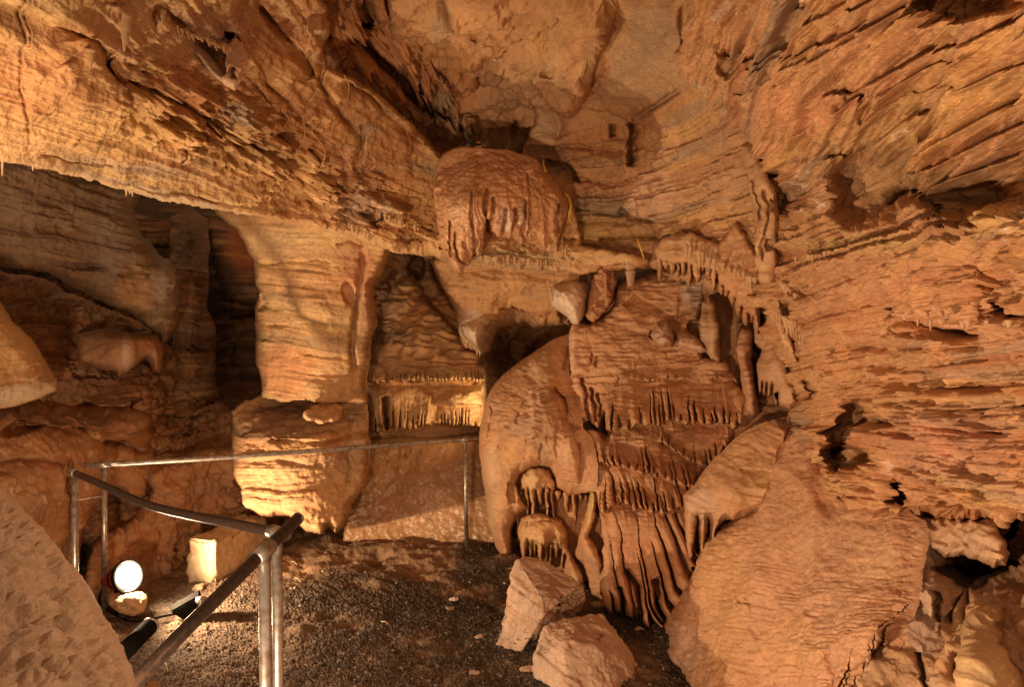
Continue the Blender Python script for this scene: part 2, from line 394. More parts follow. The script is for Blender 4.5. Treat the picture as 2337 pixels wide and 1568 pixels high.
# far passage behind everything
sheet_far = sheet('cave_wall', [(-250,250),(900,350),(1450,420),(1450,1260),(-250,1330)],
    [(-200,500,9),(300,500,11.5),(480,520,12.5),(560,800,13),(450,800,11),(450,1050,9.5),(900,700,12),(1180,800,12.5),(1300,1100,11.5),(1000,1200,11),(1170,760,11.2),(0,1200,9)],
    (lambda P,U,V: .3*fbm(P,.9,5,.5), lambda P,U,V: strata(P,.3,.12,.8,seed=40)), cst((.085,.05,.03), band=.15), R=60, back=.3, step=4.2, mat=M_ROCK, seed=1)  # near-black pigment: the passage's shadow is put into the rock colour
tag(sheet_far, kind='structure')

ROUGH = lambda a=.05, f=2.5, s=0: (lambda P,U,V: a*fbm(P,f,5,.55,seed=s))
BEDS = lambda th=.12, a=.05, lat=1.3, bed=(0,0,1), s=0, lv=3: (lambda P,U,V: strata(P,th,a,lat,bed,s,lv))

# passage: two tall water-worn ribs of rock
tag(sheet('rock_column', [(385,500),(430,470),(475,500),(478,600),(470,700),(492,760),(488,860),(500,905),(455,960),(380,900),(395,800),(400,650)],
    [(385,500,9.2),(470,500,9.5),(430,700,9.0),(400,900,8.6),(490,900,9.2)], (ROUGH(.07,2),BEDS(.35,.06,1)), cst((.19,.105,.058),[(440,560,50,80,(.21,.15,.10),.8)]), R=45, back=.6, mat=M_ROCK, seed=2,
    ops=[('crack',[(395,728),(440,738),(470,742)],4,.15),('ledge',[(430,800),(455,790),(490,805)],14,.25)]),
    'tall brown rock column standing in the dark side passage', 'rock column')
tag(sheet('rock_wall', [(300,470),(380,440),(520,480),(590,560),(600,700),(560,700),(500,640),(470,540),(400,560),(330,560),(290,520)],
    [(300,500,10.2),(500,500,10.5),(600,600,10.6),(450,560,10.2)], (ROUGH(.08,1.6),), cst((.09,.058,.036),[(560,560,50,60,(.33,.12,.05),.7)]), R=40, back=.4, mat=M_ROCK, seed=3), kind='structure')  # base colour darkened to paint in the shade of the passage
# muddy slope up into the passage
tag(sheet('dirt_slope', [(-250,560),(0,620),(100,640),(220,700),(330,740),(420,830),(480,905),(560,960),(640,1000),(640,1210),(300,1240),(-250,1260)],
    [(-200,600,6.2),(0,640,6.6),(150,700,7.2),(330,760,8.0),(480,900,9.5),(300,920,7.4),(560,1000,8.6),(420,1060,7.6),(600,1150,7.9),(100,900,6.6),(200,1100,6.9)],
    (ROUGH(.10,1.8,3),ROUGH(.035,9,4),BEDS(.16,.05,2,s=3)), cst((.29,.155,.08),[(300,770,70,25,GREY,.5),(430,930,80,30,(.42,.26,.14),.7)],band=.15), R=40, back=.4, mat=M_MUD, seed=4,
    ops=[('ledge',[(180,920),(250,905),(310,918)],18,.35),('ledge',[(410,910),(450,925),(490,905)],12,.2),('ledge',[(350,950),(430,945),(500,935)],18,.25),('ledge',[(390,990),(440,985),(500,975)],14,.2)]), kind='structure')
# grey wall with the curtain at its right-hand end
tag(sheet('flowstone_curtain', [(-250,330),(150,360),(330,430),(300,470),(320,540),(372,590),(388,600),(402,640),(408,690),(404,740),(385,772),(368,786),(362,762),(330,735),(300,712),(250,690),(170,650),(100,620),(0,600),(-250,560)],
    [(-200,400,4.6),(0,400,5.0),(0,600,5.3),(150,500,5.7),(300,600,6.5),(400,650,7.0),(330,730,6.9),(250,450,6.2),(300,520,6.5)],
    (ROUGH(.06,1.8,5),BEDS(.10,.03,1,s=5),lambda P,U,V: ripples(P,.035,.007,3)*sstep(230,300,U)),
    cst((.21,.15,.095),[(265,560,50,110,(.28,.23,.18),.9),(300,660,40,60,(.40,.26,.13),.9),(390,650,40,90,(.28,.23,.18),.9),(60,480,200,60,(.25,.18,.115),.7)],band=.3,band_cols=((.2,.16,.13),(.32,.22,.12),(.24,.14,.08))), R=45, back=.6, seal=.5, mat=M_FLOW, seed=5,
    ops=[('ledge',[(265,625),(300,612),(335,622)],14,.12),('pit',350,565,16,14,.2),('crack',[(-100,580),(60,600),(180,612),(260,610)],6,.1)]),
    'grey brown rippled flowstone curtain above the shadowed slope at far left', 'flowstone')
tag(sheet('rock_block', [(175,762),(240,752),(300,762),(365,758),(372,790),(366,850),(350,845),(335,815),(300,840),(268,866),(262,850),(180,830),(172,800)],
    [(175,760,6.8),(365,760,7.4),(180,830,6.6),(270,860,6.7),(360,850,7.2),(280,800,6.6)], (ROUGH(.05,3,6),), cst((.42,.25,.14),[(290,800,12,50,(.55,.43,.32),.9)],band=.1), R=22, back=.4, rough=(4,30), mat=M_ROCK, seed=6),
    'orange brown rock face with a pale streak under the grey curtain', 'rock')
tag(sheet('boulder', [(-250,640),(0,692),(30,740),(75,780),(105,830),(128,870),(128,890),(95,905),(30,925),(-50,940),(-250,940)],
    [(-200,700,3.9),(0,720,4.6),(0,900,4.3),(120,880,5.1),(60,800,4.6)], (ROUGH(.03,3,7),lambda P,U,V: ripples(P,.03,.006,1)), cst((.50,.33,.18),[(20,800,50,90,(.62,.44,.22),.8)],band=.1), R=50, back=.7, rough=(3,60), mat=M_FLOW, seed=7),
    'smooth tan boulder leaning at the left edge above the muddy ledge', 'boulder')
# ledges of muddy rock at the left
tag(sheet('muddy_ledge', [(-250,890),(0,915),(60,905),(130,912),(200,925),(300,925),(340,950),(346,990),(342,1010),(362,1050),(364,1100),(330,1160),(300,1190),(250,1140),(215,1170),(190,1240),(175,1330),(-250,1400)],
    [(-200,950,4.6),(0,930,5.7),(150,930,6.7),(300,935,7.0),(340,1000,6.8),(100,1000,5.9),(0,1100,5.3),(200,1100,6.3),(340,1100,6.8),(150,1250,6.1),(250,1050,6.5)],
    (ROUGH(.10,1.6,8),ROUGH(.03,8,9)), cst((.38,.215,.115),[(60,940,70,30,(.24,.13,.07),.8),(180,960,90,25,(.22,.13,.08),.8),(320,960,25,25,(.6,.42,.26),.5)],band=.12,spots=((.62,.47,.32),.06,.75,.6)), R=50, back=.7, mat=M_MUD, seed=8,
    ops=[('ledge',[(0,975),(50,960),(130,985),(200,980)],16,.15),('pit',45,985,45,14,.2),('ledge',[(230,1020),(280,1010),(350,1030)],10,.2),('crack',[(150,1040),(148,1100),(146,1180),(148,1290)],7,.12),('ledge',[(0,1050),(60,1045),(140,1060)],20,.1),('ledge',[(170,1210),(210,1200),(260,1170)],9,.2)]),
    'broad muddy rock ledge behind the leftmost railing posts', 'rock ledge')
tag(sheet('mud_bank', [(330,1060),(365,1060),(420,1040),(540,1020),(560,1100),(620,1190),(620,1240),(520,1300),(430,1360),(330,1420),(230,1420),(190,1330),(215,1240),(260,1210),(310,1180),(345,1120)],
    [(360,1080,6.9),(540,1040,7.7),(600,1200,8.1),(330,1400,6.2),(230,1400,6.0),(430,1330,7.1),(500,1280,7.7),(420,1180,7.1),(300,1250,6.6)],
    (ROUGH(.10,3,10),ROUGH(.05,9,11),lambda P,U,V: .03*ridged(P,6,3,seed=2)), cst((.40,.22,.115),[(300,1350,90,70,(.30,.19,.12),.7)],band=.1), R=30, back=.3, mat=M_MUD, seed=9),
    'lumpy orange mud bank behind the glowing floodlight', 'mud bank')

# banded pillar between the passage and the alcove
tag(sheet('banded_pillar', [(470,440),(492,482),(520,505),(540,520),(560,550),(583,592),(588,640),(594,665),(590,700),(584,760),(586,820),(596,860),(602,905),(640,912),(700,908),(740,922),(780,915),(836,915),(834,890),(842,800),(855,740),(852,650),(868,628),(880,600),(900,560),(930,500),(900,420),(470,400)],
    [(480,450,7.2),(560,550,7.4),(590,700,7.7),(600,900,7.6),(720,480,6.9),(700,700,7.05),(720,900,7.15),(800,650,7.2),(860,580,7.3),(840,850,7.7),(830,500,6.9)],
    (ROUGH(.07,1.5,12),BEDS(.08,.010,.7,(.12,0,1),s=12,lv=3)),
    cst((.585,.375,.19),[(650,850,70,60,(.52,.27,.13),.9),(620,560,80,40,(.62,.44,.24),.7),(760,870,60,40,(.66,.45,.24),.6),(815,620,35,70,(.52,.27,.15),.7),(830,730,25,80,(.50,.32,.19),.7)],bed=(.12,0,1),band=.42,band_cols=((.40,.27,.15),(.66,.46,.22),(.48,.27,.13)),seed=4,
        spots=((.30,.19,.10),.09,.85,.5)), R=20, back=.5, seal=.6, open_=[(45,[(615,907),(700,908),(820,915)])], rough=(5,30), mat=M_BEDS, seed=10,
    ops=[('crack',[(826,560),(820,640),(812,700),(806,760),(800,860)],6,.12),('ledge',[(640,600),(720,592),(760,598)],8,.06),('crack',[(606,670),(604,690),(594,712)],5,.1),('ledge',[(600,740),(680,735),(760,742)],12,.06),('pit',620,600,30,8,.04),
         ('ledge',[(770,560),(800,552),(830,556)],6,.1),('pit',795,670,14,30,.10),('ridge',[(600,905),(680,915),(780,920)],6,.05)]),
    'pale banded rock pillar between the dark passage and the alcove', 'rock pillar')
# block of rock below it
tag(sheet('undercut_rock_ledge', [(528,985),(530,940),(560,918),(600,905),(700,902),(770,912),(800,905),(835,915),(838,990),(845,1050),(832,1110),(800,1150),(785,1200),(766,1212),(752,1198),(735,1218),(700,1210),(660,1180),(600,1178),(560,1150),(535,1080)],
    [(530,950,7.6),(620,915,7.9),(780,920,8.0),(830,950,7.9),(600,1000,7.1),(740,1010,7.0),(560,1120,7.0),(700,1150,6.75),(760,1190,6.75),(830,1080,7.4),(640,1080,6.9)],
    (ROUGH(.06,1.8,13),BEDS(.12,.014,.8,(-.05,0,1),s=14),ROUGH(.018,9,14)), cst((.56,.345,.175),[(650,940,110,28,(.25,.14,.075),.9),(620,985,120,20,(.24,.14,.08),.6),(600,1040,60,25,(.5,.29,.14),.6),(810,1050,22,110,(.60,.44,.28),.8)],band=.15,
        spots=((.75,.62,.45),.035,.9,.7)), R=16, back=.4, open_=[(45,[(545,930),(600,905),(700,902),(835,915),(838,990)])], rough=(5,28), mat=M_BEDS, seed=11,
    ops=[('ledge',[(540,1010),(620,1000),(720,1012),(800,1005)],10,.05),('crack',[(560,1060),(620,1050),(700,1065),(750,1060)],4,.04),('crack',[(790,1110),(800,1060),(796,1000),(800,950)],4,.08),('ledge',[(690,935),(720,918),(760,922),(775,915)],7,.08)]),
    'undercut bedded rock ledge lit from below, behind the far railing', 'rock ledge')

# alcove
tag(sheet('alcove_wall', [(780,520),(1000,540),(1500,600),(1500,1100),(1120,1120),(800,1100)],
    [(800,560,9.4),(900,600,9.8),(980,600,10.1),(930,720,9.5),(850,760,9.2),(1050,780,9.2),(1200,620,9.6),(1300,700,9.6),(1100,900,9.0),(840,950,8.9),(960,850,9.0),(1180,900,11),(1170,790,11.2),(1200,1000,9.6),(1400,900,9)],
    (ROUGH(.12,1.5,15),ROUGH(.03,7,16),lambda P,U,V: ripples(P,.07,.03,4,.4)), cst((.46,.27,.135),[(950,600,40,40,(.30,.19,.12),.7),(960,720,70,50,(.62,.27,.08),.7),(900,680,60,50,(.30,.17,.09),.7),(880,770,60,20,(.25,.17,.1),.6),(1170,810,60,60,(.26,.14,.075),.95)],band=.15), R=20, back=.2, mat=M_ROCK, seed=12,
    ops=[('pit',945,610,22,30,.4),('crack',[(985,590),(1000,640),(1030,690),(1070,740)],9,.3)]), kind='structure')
tag(sheet('alcove_slope', [(850,800),(862,760),(870,690),(900,640),(940,620),(975,680),(1010,730),(1060,770),(1095,800),(1100,860),(1100,900),(840,900),(838,830)],
    [(860,760,9.0),(940,640,9.5),(1000,740,9.2),(1090,800,8.9),(840,860,8.75),(1080,880,8.65),(960,860,8.7)],
    (ROUGH(.09,2.2,17),lambda P,U,V: ripples(P,.06,.028,5,.35)), cst((.56,.33,.15),[(940,700,60,40,(.56,.26,.09),.6),(880,770,50,22,(.26,.17,.10),.8),(900,700,30,30,(.32,.2,.12),.7)],band=.1), R=30, back=.5, mat=M_FLOW, seed=13),
    'rippled orange flowstone slope at the back of the alcove', 'flowstone')
tag(sheet('flowstone_tier', [(834,905),(836,842),(850,830),(900,824),(960,830),(1020,826),(1070,828),(1106,836),(1112,900),(1112,985),(1060,980),(1000,972),(960,985),(900,992),(850,1000),(832,1010)],
    [(838,840,8.85),(1100,836,8.75),(840,870,8.6),(1100,870,8.45),(850,990,8.45),(980,980,8.45),(1110,975,8.4),(1000,920,8.55),(900,920,8.5),(1060,920,8.45)],
    (ROUGH(.03,4,18),ROUGH(.010,14,19),lambda P,U,V: ripples(P,.03,.005,5)), cst((.64,.44,.23),[(1000,930,20,14,(.5,.3,.14),.6),(1050,905,50,14,(.52,.32,.15),.6)],band=.05), R=14, back=.3, rough=(3,20), step=1.8, mat=M_FLOW, seed=14,
    ops=[('drape',[(836,874),(900,872),(960,868),(1040,872),(1108,870)],(30,.14),.18,10,28,0,3),('ledge',[(836,872),(900,868),(1000,866),(1108,868)],7,.10),
         ('drape',[(838,980),(880,988),(930,980),(985,975)],(60,.16),.22,13,62,0,5),('ledge',[(985,895),(975,925),(982,950),(1000,968)],16,-.16),('ledge',[(990,928),(1040,922),(1108,928)],14,.14),('drape',[(990,972),(1040,975),(1108,976)],(30,.10),.16,11,34,0,9),
         ('pit',1050,925,60,34,-.14),('pit',1048,905,40,20,-.12),('pit',915,930,70,70,-.14),('pit',860,850,26,20,-.12),('pit',930,848,40,20,-.08),('pit',1010,850,46,18,-.10),('crack',[(880,900),(882,940),(886,985)],5,.5),('ridge',[(1075,850),(1092,870),(1098,900)],14,.14)]),
    'honey coloured flowstone tiers in the lit alcove, fluted like organ pipes', 'flowstone')
tag(sheet('rimstone_shelf', [(828,1010),(845,998),(880,984),(960,976),(1060,974),(1120,978),(1125,1016),(1000,1020),(830,1040)],
    [(845,998,8.9),(960,976,9.25),(1110,976,9.2),(830,1030,8.45),(1000,1016,8.45),(1120,1012,8.45)], (ROUGH(.012,6,21),), cst((.52,.36,.17),band=.05), R=3, back=.02, rough=(2,30), mat=M_WET, seed=17),
    'flat wet rimstone shelf under the lit alcove', 'rock shelf')
tag(sheet('wet_flowstone_bank', [(800,1150),(838,1060),(832,1030),(850,1016),(1000,1010),(1120,1006),(1150,1100),(1150,1260),(780,1240)],
    [(850,1020,8.3),(1000,1012,8.35),(1120,1008,8.3),(800,1210,7.95),(950,1210,8.0),(1100,1230,7.9),(950,1100,8.1)],
    (ROUGH(.05,1.5,22),ROUGH(.012,16,23),lambda P,U,V: ripples(P,.03,.003,5,.5),ROUGH(.03,4,24)), cst((.40,.225,.105),[(900,1030,80,16,(.30,.18,.09),.7),(980,1170,70,50,(.56,.34,.17),.6)],band=.08), R=8, back=.05, rough=(5,24), mat=M_WET, seed=18),
    'wet shiny flowstone bank below the shelf, behind the single thin post', 'flowstone')
# roof of the alcove: a lip of rock with pale knobs
tag(sheet('alcove_lip', [(1010,560),(1330,590),(1345,640),(1330,700),(1300,740),(1262,735),(1225,742),(1200,735),(1175,738),(1140,745),(1122,770),(1113,800),(1098,812),(1080,800),(1060,790),(1050,770),(1048,740),(1030,690),(1010,650),(985,600)],
    [(1010,590,7.9),(1300,600,7.3),(1060,780,8.3),(1100,700,7.9),(1200,660,7.7),(1200,730,8.3),(1300,720,7.4)],
    (ROUGH(.08,1.6,24),BEDS(.14,.03,1.2,(.15,0,1),s=24),ROUGH(.015,10,25)), cst((.56,.34,.17),[(1080,745,28,38,(.66,.53,.38),.9),(1140,690,60,40,(.60,.36,.16),.6),(1250,600,100,20,(.40,.27,.16),.6)],band=.15), R=26, back=.6, seal=.7, rough=(6,26), mat=M_ROCK, seed=19,
    ops=[('crack',[(1135,700),(1200,715),(1260,735)],5,.12),('ledge',[(1040,620),(1120,612),(1260,640)],12,.10),('pit',1290,720,26,16,.4),('ridge',[(1020,660),(1040,700),(1048,740)],9,.15)]),
    'overhanging rock lip above the dark hole in the alcove', 'rock overhang')
tag(sheet('pale_rock', [(1252,672),(1262,650),(1290,642),(1318,640),(1338,645),(1342,690),(1334,720),(1322,745),(1308,740),(1290,715),(1262,698)],
    [(1255,670,7.1),(1335,650,7.0),(1320,740,7.0),(1300,690,6.75)], (ROUGH(.04,4,26),lambda P,U,V: knobs(P,.05,.02,dens=-.5)), cst((.80,.68,.53),band=.03), R=26, back=.5, rough=(3,20), mat=M_FLOW, seed=20),
    'knobbly cream rock wedged between the lip and the rippled mass', 'rock')
tag(sheet('pale_rock', [(1048,745),(1062,732),(1085,728),(1105,735),(1113,760),(1100,785),(1098,808),(1085,795),(1066,782),(1050,768)],
    [(1050,750,8.0),(1110,750,8.0),(1095,800,8.0),(1080,755,7.7)], (ROUGH(.04,4,27),lambda P,U,V: knobs(P,.05,.02,dens=-.5)), cst((.72,.59,.44),band=.03), R=24, back=.5, rough=(3,20), mat=M_FLOW, seed=21),
    'cream knob of rock hanging at the left of the dark hole', 'rock')
# ------------------------------------------------------------------ roof and right-hand wall
tag(sheet('cave_roof', [(300,-380),(2000,-380),(1900,300),(1650,480),(1000,480),(850,430),(500,200)],
    [(500,-300,4.6),(1200,-300,4.8),(1900,-300,4.0),(900,100,7.4),(1250,150,8.0),(1600,200,6.6),(1100,400,9.0),(700,100,6.2),(1700,400,6.6)],
    (ROUGH(.15,1.2,29),), cst((.30,.18,.095)), R=20, back=.2, step=5, mat=M_ROCK, seed=29), kind='structure')
tag(sheet('cave_roof', [(650,-320),(1460,-320),(1420,0),(1345,200),(1290,330),(1200,370),(1080,360),(960,300),(900,200),(880,0)],
    [(700,-300,3.6),(1400,-300,3.5),(960,0,5.0),(1240,0,4.9),(1100,150,6.2),(1240,120,5.8),(1150,240,7.0),(1140,330,7.6),(960,200,6.8),(1320,60,5.0),(1290,0,4.7),(1310,200,5.7),(1230,280,7.2)],
    (ROUGH(.09,1.2,30),BEDS(.13,.055,1.1,(.3,.3,1),s=30),ROUGH(.02,7,30)), cst((.56,.335,.17),[(1060,70,110,90,(.62,.37,.18),.6),(1020,210,60,60,(.52,.27,.13),.8),(1200,190,120,60,(.44,.29,.17),.7),(1010,60,30,60,(.42,.32,.21),.7),(1270,80,20,110,(.55,.38,.2),.6)],band=.22), R=30, back=.4, mat=M_ROCK, seed=30, step=2.6,
    ops=[('ledge',[(1290,20),(1235,70),(1205,95),(1150,80),(1060,110)],14,-.12),('ledge',[(1000,0),(1050,55),(1062,80),(1130,105),(1200,90)],16,.16),('crack',[(1080,160),(1130,130),(1160,110)],5,.08),('ledge',[(1050,215),(1130,205),(1165,170),(1240,150)],12,.12),('crack',[(1180,270),(1170,320)],5,.2),
         ('pit',1255,160,15,14,.12)]), kind='structure')
tag(sheet('broken_rock', [(560,-320),(930,-320),(950,0),(965,60),(1010,110),(1060,140),(1075,190),(1060,215),(1085,260),(1108,300),(1100,345),(980,350),(880,300),(760,160),(720,40)],
    [(700,-200,4.0),(780,0,5.0),(900,0,5.3),(850,150,5.9),(1000,150,6.3),(980,260,6.9),(1090,300,7.3),(1050,200,6.7),(920,300,7.0),(880,60,5.7)],
    (ROUGH(.13,1.6,31),BEDS(.15,.10,1.6,(.45,.1,.9),s=31),ROUGH(.03,8,32)), cst((.50,.285,.14),[(990,190,50,50,(.50,.27,.15),.7),(960,40,60,50,(.40,.30,.19),.8),(1000,235,60,20,(.42,.36,.27),.6)],band=.28), R=26, back=.5, mat=M_BEDS, seed=31,
    ops=[('crack',[(830,0),(850,60),(840,105),(870,140),(910,170),(930,210)],10,.45),('crack',[(900,130),(925,190),(960,230),(1010,270),(1060,300)],9,.4),('crack',[(940,0),(965,50),(985,110),(1000,160)],8,.25),('pit',945,185,8,10,.3),('crack',[(1070,200),(1095,250),(1110,290)],8,.5),('ledge',[(790,80),(850,110),(900,150)],16,.3),('ledge',[(985,95),(1010,160),(1060,205)],10,.18)]), kind='structure')
tag(sheet('root_hung_rock', [(1190,330),(1215,290),(1225,240),(1250,180),(1262,120),(1290,60),(1320,0),(1390,-320),(1900,-320),(1800,0),(1800,400),(1760,700),(1560,640),(1480,600),(1330,625),(1240,600),(1100,600),(1150,420)],
    [(1350,-300,3.4),(1320,0,5.0),(1530,-200,3.6),(1500,0,4.6),(1640,0,4.3),(1262,150,6.3),(1400,120,5.6),(1255,240,6.6),(1400,200,6.0),(1440,272,6.5),(1250,262,6.7),(1350,266,6.6),(1200,330,7.0),(1260,380,7.0),(1440,330,6.55),(1600,200,5.4),(1700,60,4.6),(1440,460,6.55),(1300,500,6.7),(1300,600,6.9),(1560,300,5.9),(1560,560,6.0),(1700,400,5.2),(1700,640,5.1),(1150,560,7.4)],
    (ROUGH(.07,1.3,33),lambda P,U,V: strata(P,.11,.035,1.1,(.05,0,1),33)*(.25+.75*sstep(240,330,V)),ROUGH(.012,9,34)),
    cst((.53,.335,.18),[(1440,170,120,70,(.47,.34,.21),.7),(1500,60,60,60,(.40,.31,.21),.6),(1345,140,45,60,(.60,.34,.18),.8),(1230,300,40,50,(.62,.44,.28),.7),(1380,330,90,40,(.52,.28,.13),.7),(1420,420,120,50,(.56,.34,.2),.7),(1370,470,90,35,(.33,.27,.18),.8),(1380,530,110,35,(.50,.34,.15),.8),(1490,450,60,50,(.60,.40,.26),.8),(1650,380,60,120,(.50,.31,.19),.6)],band=.3,seed=3),
    R=12, back=.22, seal=.5, rough=(8,30), mat=M_BEDS, seed=32,
    ops=[('ledge',[(1192,330),(1300,333),(1430,345)],20,.22),('ridge',[(1322,100),(1345,88),(1372,130),(1370,170)],16,.14),('ledge',[(1310,180),(1345,170),(1375,185)],9,.1),('ridge',[(1262,225),(1275,270),(1270,315)],20,.16),('crack',[(1440,272),(1443,330),(1445,380)],8,.35),('ledge',[(1268,240),(1350,262),(1440,268)],18,.12),
         ('crack',[(1398,290),(1394,315)],5,.2),('crack',[(1440,272),(1500,240),(1556,205)],6,.12),('ledge',[(1300,400),(1400,412),(1520,402)],10,.12),('ledge',[(1305,440),(1380,430),(1420,440)],7,.1),('ledge',[(1310,470),(1380,480),(1430,478)],8,.12),('ledge',[(1310,505),(1400,500),(1440,510)],6,.1),
         ('ledge',[(1420,465),(1440,490),(1500,505),(1560,500)],12,.16),('ledge',[(1360,545),(1450,535),(1520,548)],12,.2),('crack',[(1520,540),(1530,580)],8,.2),('ledge',[(1250,355),(1300,375),(1320,410)],14,.25),('crack',[(1558,0),(1562,90),(1556,170)],5,.12)]), kind='structure')

# ---- the overhanging bedded wall, right
def rw_zone(U, V):
    v = V+.25*(U-1900)
    return sstep(520,640,v)*sstep(930,820,v), sstep(820,930,v), np.exp(-(((U-2010)/120)**2+((V-430)/110)**2)*1.2)
def rw_beds(P,U,V):
    mid, low, hol = rw_zone(U, V); big = strata(P,.21,.095,.55,(-.12,.12,1),50,4,.03,.5,1.15)
    return big*(1-.65*mid-.35*low)*(1-.8*hol)+.025*fbm(P,4,5,.6,seed=51)+.012*strata(P,.04,1.0,.9,(-.12,.12,1),57,1,.03)*(1-.6*mid)
def rw_bumps(P,U,V):
    mid, low, hol = rw_zone(U, V)
    return .10*mid*fbm(P,3.4,6,.62,seed=52)+(mid+low)*(knobs(P,.10,.035,(1,2),4,.2)+knobs(P,.045,.016,(1,2),6,.0))+low*.05*fbm(P,3.6,6,.6,seed=53)+.04*hol*fbm(P,7,5,.6,seed=54)
tag(sheet('bedded_wall', [(1520,-320),(1570,0),(1556,120),(1562,175),(1610,215),(1650,250),(1690,290),(1740,330),(1748,420),(1752,520),(1740,640),(1736,760),(1765,850),(1800,930),(1790,1000),(1880,1080),(1905,1165),(2020,1178),(2130,1180),(2240,1188),(2337,1185),(2500,1190),(2800,1200),(2800,-320)],
    [(1560,-200,3.3),(1570,0,3.9),(1565,170,4.5),(1650,250,4.7),(1740,340,4.9),(1700,100,3.9),(1900,0,3.1),(2100,-100,2.5),(2337,0,2.15),(2337,250,2.3),(1900,250,3.6),(1850,330,4.2),(2100,200,2.9),
     (1760,500,4.9),(1950,420,4.1),(2150,480,3.4),(2337,420,2.55),(2337,520,2.35),(1900,560,4.1),(2100,540,3.2),(1750,640,4.85),(1800,800,4.7),(2000,700,3.8),(2337,700,2.35),(2337,1000,2.45),(2000,950,3.9),(1850,950,4.6),(1900,1100,4.4),(2100,1150,3.3),(2337,1200,2.5),(2600,500,1.8),(2700,1000,1.9),(2200,1500,2.9)],
    (ROUGH(.07,1.4,35),rw_beds,rw_bumps,ROUGH(.010,12,36)),
    cst((.57,.335,.175),[(1990,300,120,60,(.60,.40,.18),.6),(2230,230,120,60,(.60,.40,.18),.6),(1850,230,110,50,(.58,.31,.16),.8),(1590,190,40,30,(.55,.43,.28),.9),(1760,1000,90,60,(.36,.29,.22),.6),(2150,1020,150,90,(.52,.30,.19),.6),(2280,500,100,40,(.66,.44,.2),.8),(1960,560,150,22,(.62,.45,.2),.7),(2080,420,160,70,(.40,.27,.14),.6),(2100,650,200,90,(.55,.31,.17),.5)],
        band=.28,bed=(-.12,.12,1),seed=6,spots=((.74,.58,.44),.06,.75,.8)),
    R=20, back=.5, rough=(7,26), mat=M_BEDS, seed=33, step=2.2,
    ops=[('pit',1995,430,110,100,.45),('pit',2160,455,130,50,.32),('pit',2300,430,110,60,.25),('ledge',[(2400,455),(2337,470),(2150,520),(1990,555),(1850,590)],102,0.238),
         ('ledge',[(2080,290),(2030,300),(1960,340),(1870,355)],44,0.170),('ledge',[(2337,330),(2200,400),(2130,420),(2060,410)],51,0.170),
         ('ledge',[(2100,55),(1990,60),(1900,80),(1780,120),(1720,110),(1640,90)],25,0.136),('ledge',[(1960,80),(1900,110),(1780,135),(1680,140)],20,0.095),('ledge',[(1850,150),(1800,170),(1700,190)],15,0.082),
         ('ledge',[(2330,40),(2200,100),(2100,150),(2000,180),(1900,200)],22,0.150),('ledge',[(2150,170),(2050,200),(1930,230)],15,0.095),('ledge',[(2337,150),(2100,235),(1980,270)],17,0.068),('ledge',[(2337,240),(2200,290),(2080,330)],22,0.109),('ledge',[(2337,290),(2200,345),(2100,370)],23,0.136),
         ('crack',[(1960,180),(1975,240),(1985,290)],8,0.095),('pit',1680,120,24,26,.12),('pit',2150,30,120,34,.35),('ledge',[(2050,-20),(1900,20),(1790,40)],23,0.109),
         ('ledge',[(2337,490),(2100,545),(1950,585),(1800,610)],28,0.136),('ridge',[(1830,560),(2000,540),(2150,500),(2337,440)],30,0.068),('ledge',[(1700,645),(1800,665),(1900,660)],12,.1),
         ('ledge',[(2020,700),(2100,725),(2200,765)],24,.28),('pit',2120,750,100,26,.10),('ledge',[(2250,690),(2300,720),(2380,730)],14,.25),('ridge',[(2190,610),(2220,660),(2260,715)],10,.10),('ledge',[(2200,640),(2225,690),(2265,730)],12,.18),
         ('ledge',[(1880,800),(1980,790),(2100,800),(2200,790)],10,.10),('ledge',[(1860,840),(1960,835),(2100,850)],8,.09),('ledge',[(1900,880),(2000,870),(2130,890),(2250,880)],12,.12),('ledge',[(1850,905),(2000,915),(2150,930),(2337,925)],12,.12),('ledge',[(1950,960),(2100,965),(2260,985)],10,.10),
         ('pit',1925,985,32,60,.55),('pit',1942,1048,42,30,.5),('pit',2250,960,34,30,.08),('ledge',[(1900,1075),(2000,1060),(2090,1075)],14,.1),('pit',2030,1125,15,28,.35),('ledge',[(2080,1095),(2200,1100),(2337,1120)],11,.1),('ledge',[(2000,1160),(2100,1165),(2230,1165)],14,.18),('crack',[(2232,1100),(2225,1160)],5,.1),('ledge',[(1905,1120),(1960,1140),(2000,1135)],14,.2),
         ('pit',1835,890,18,22,.15)]), kind='structure')

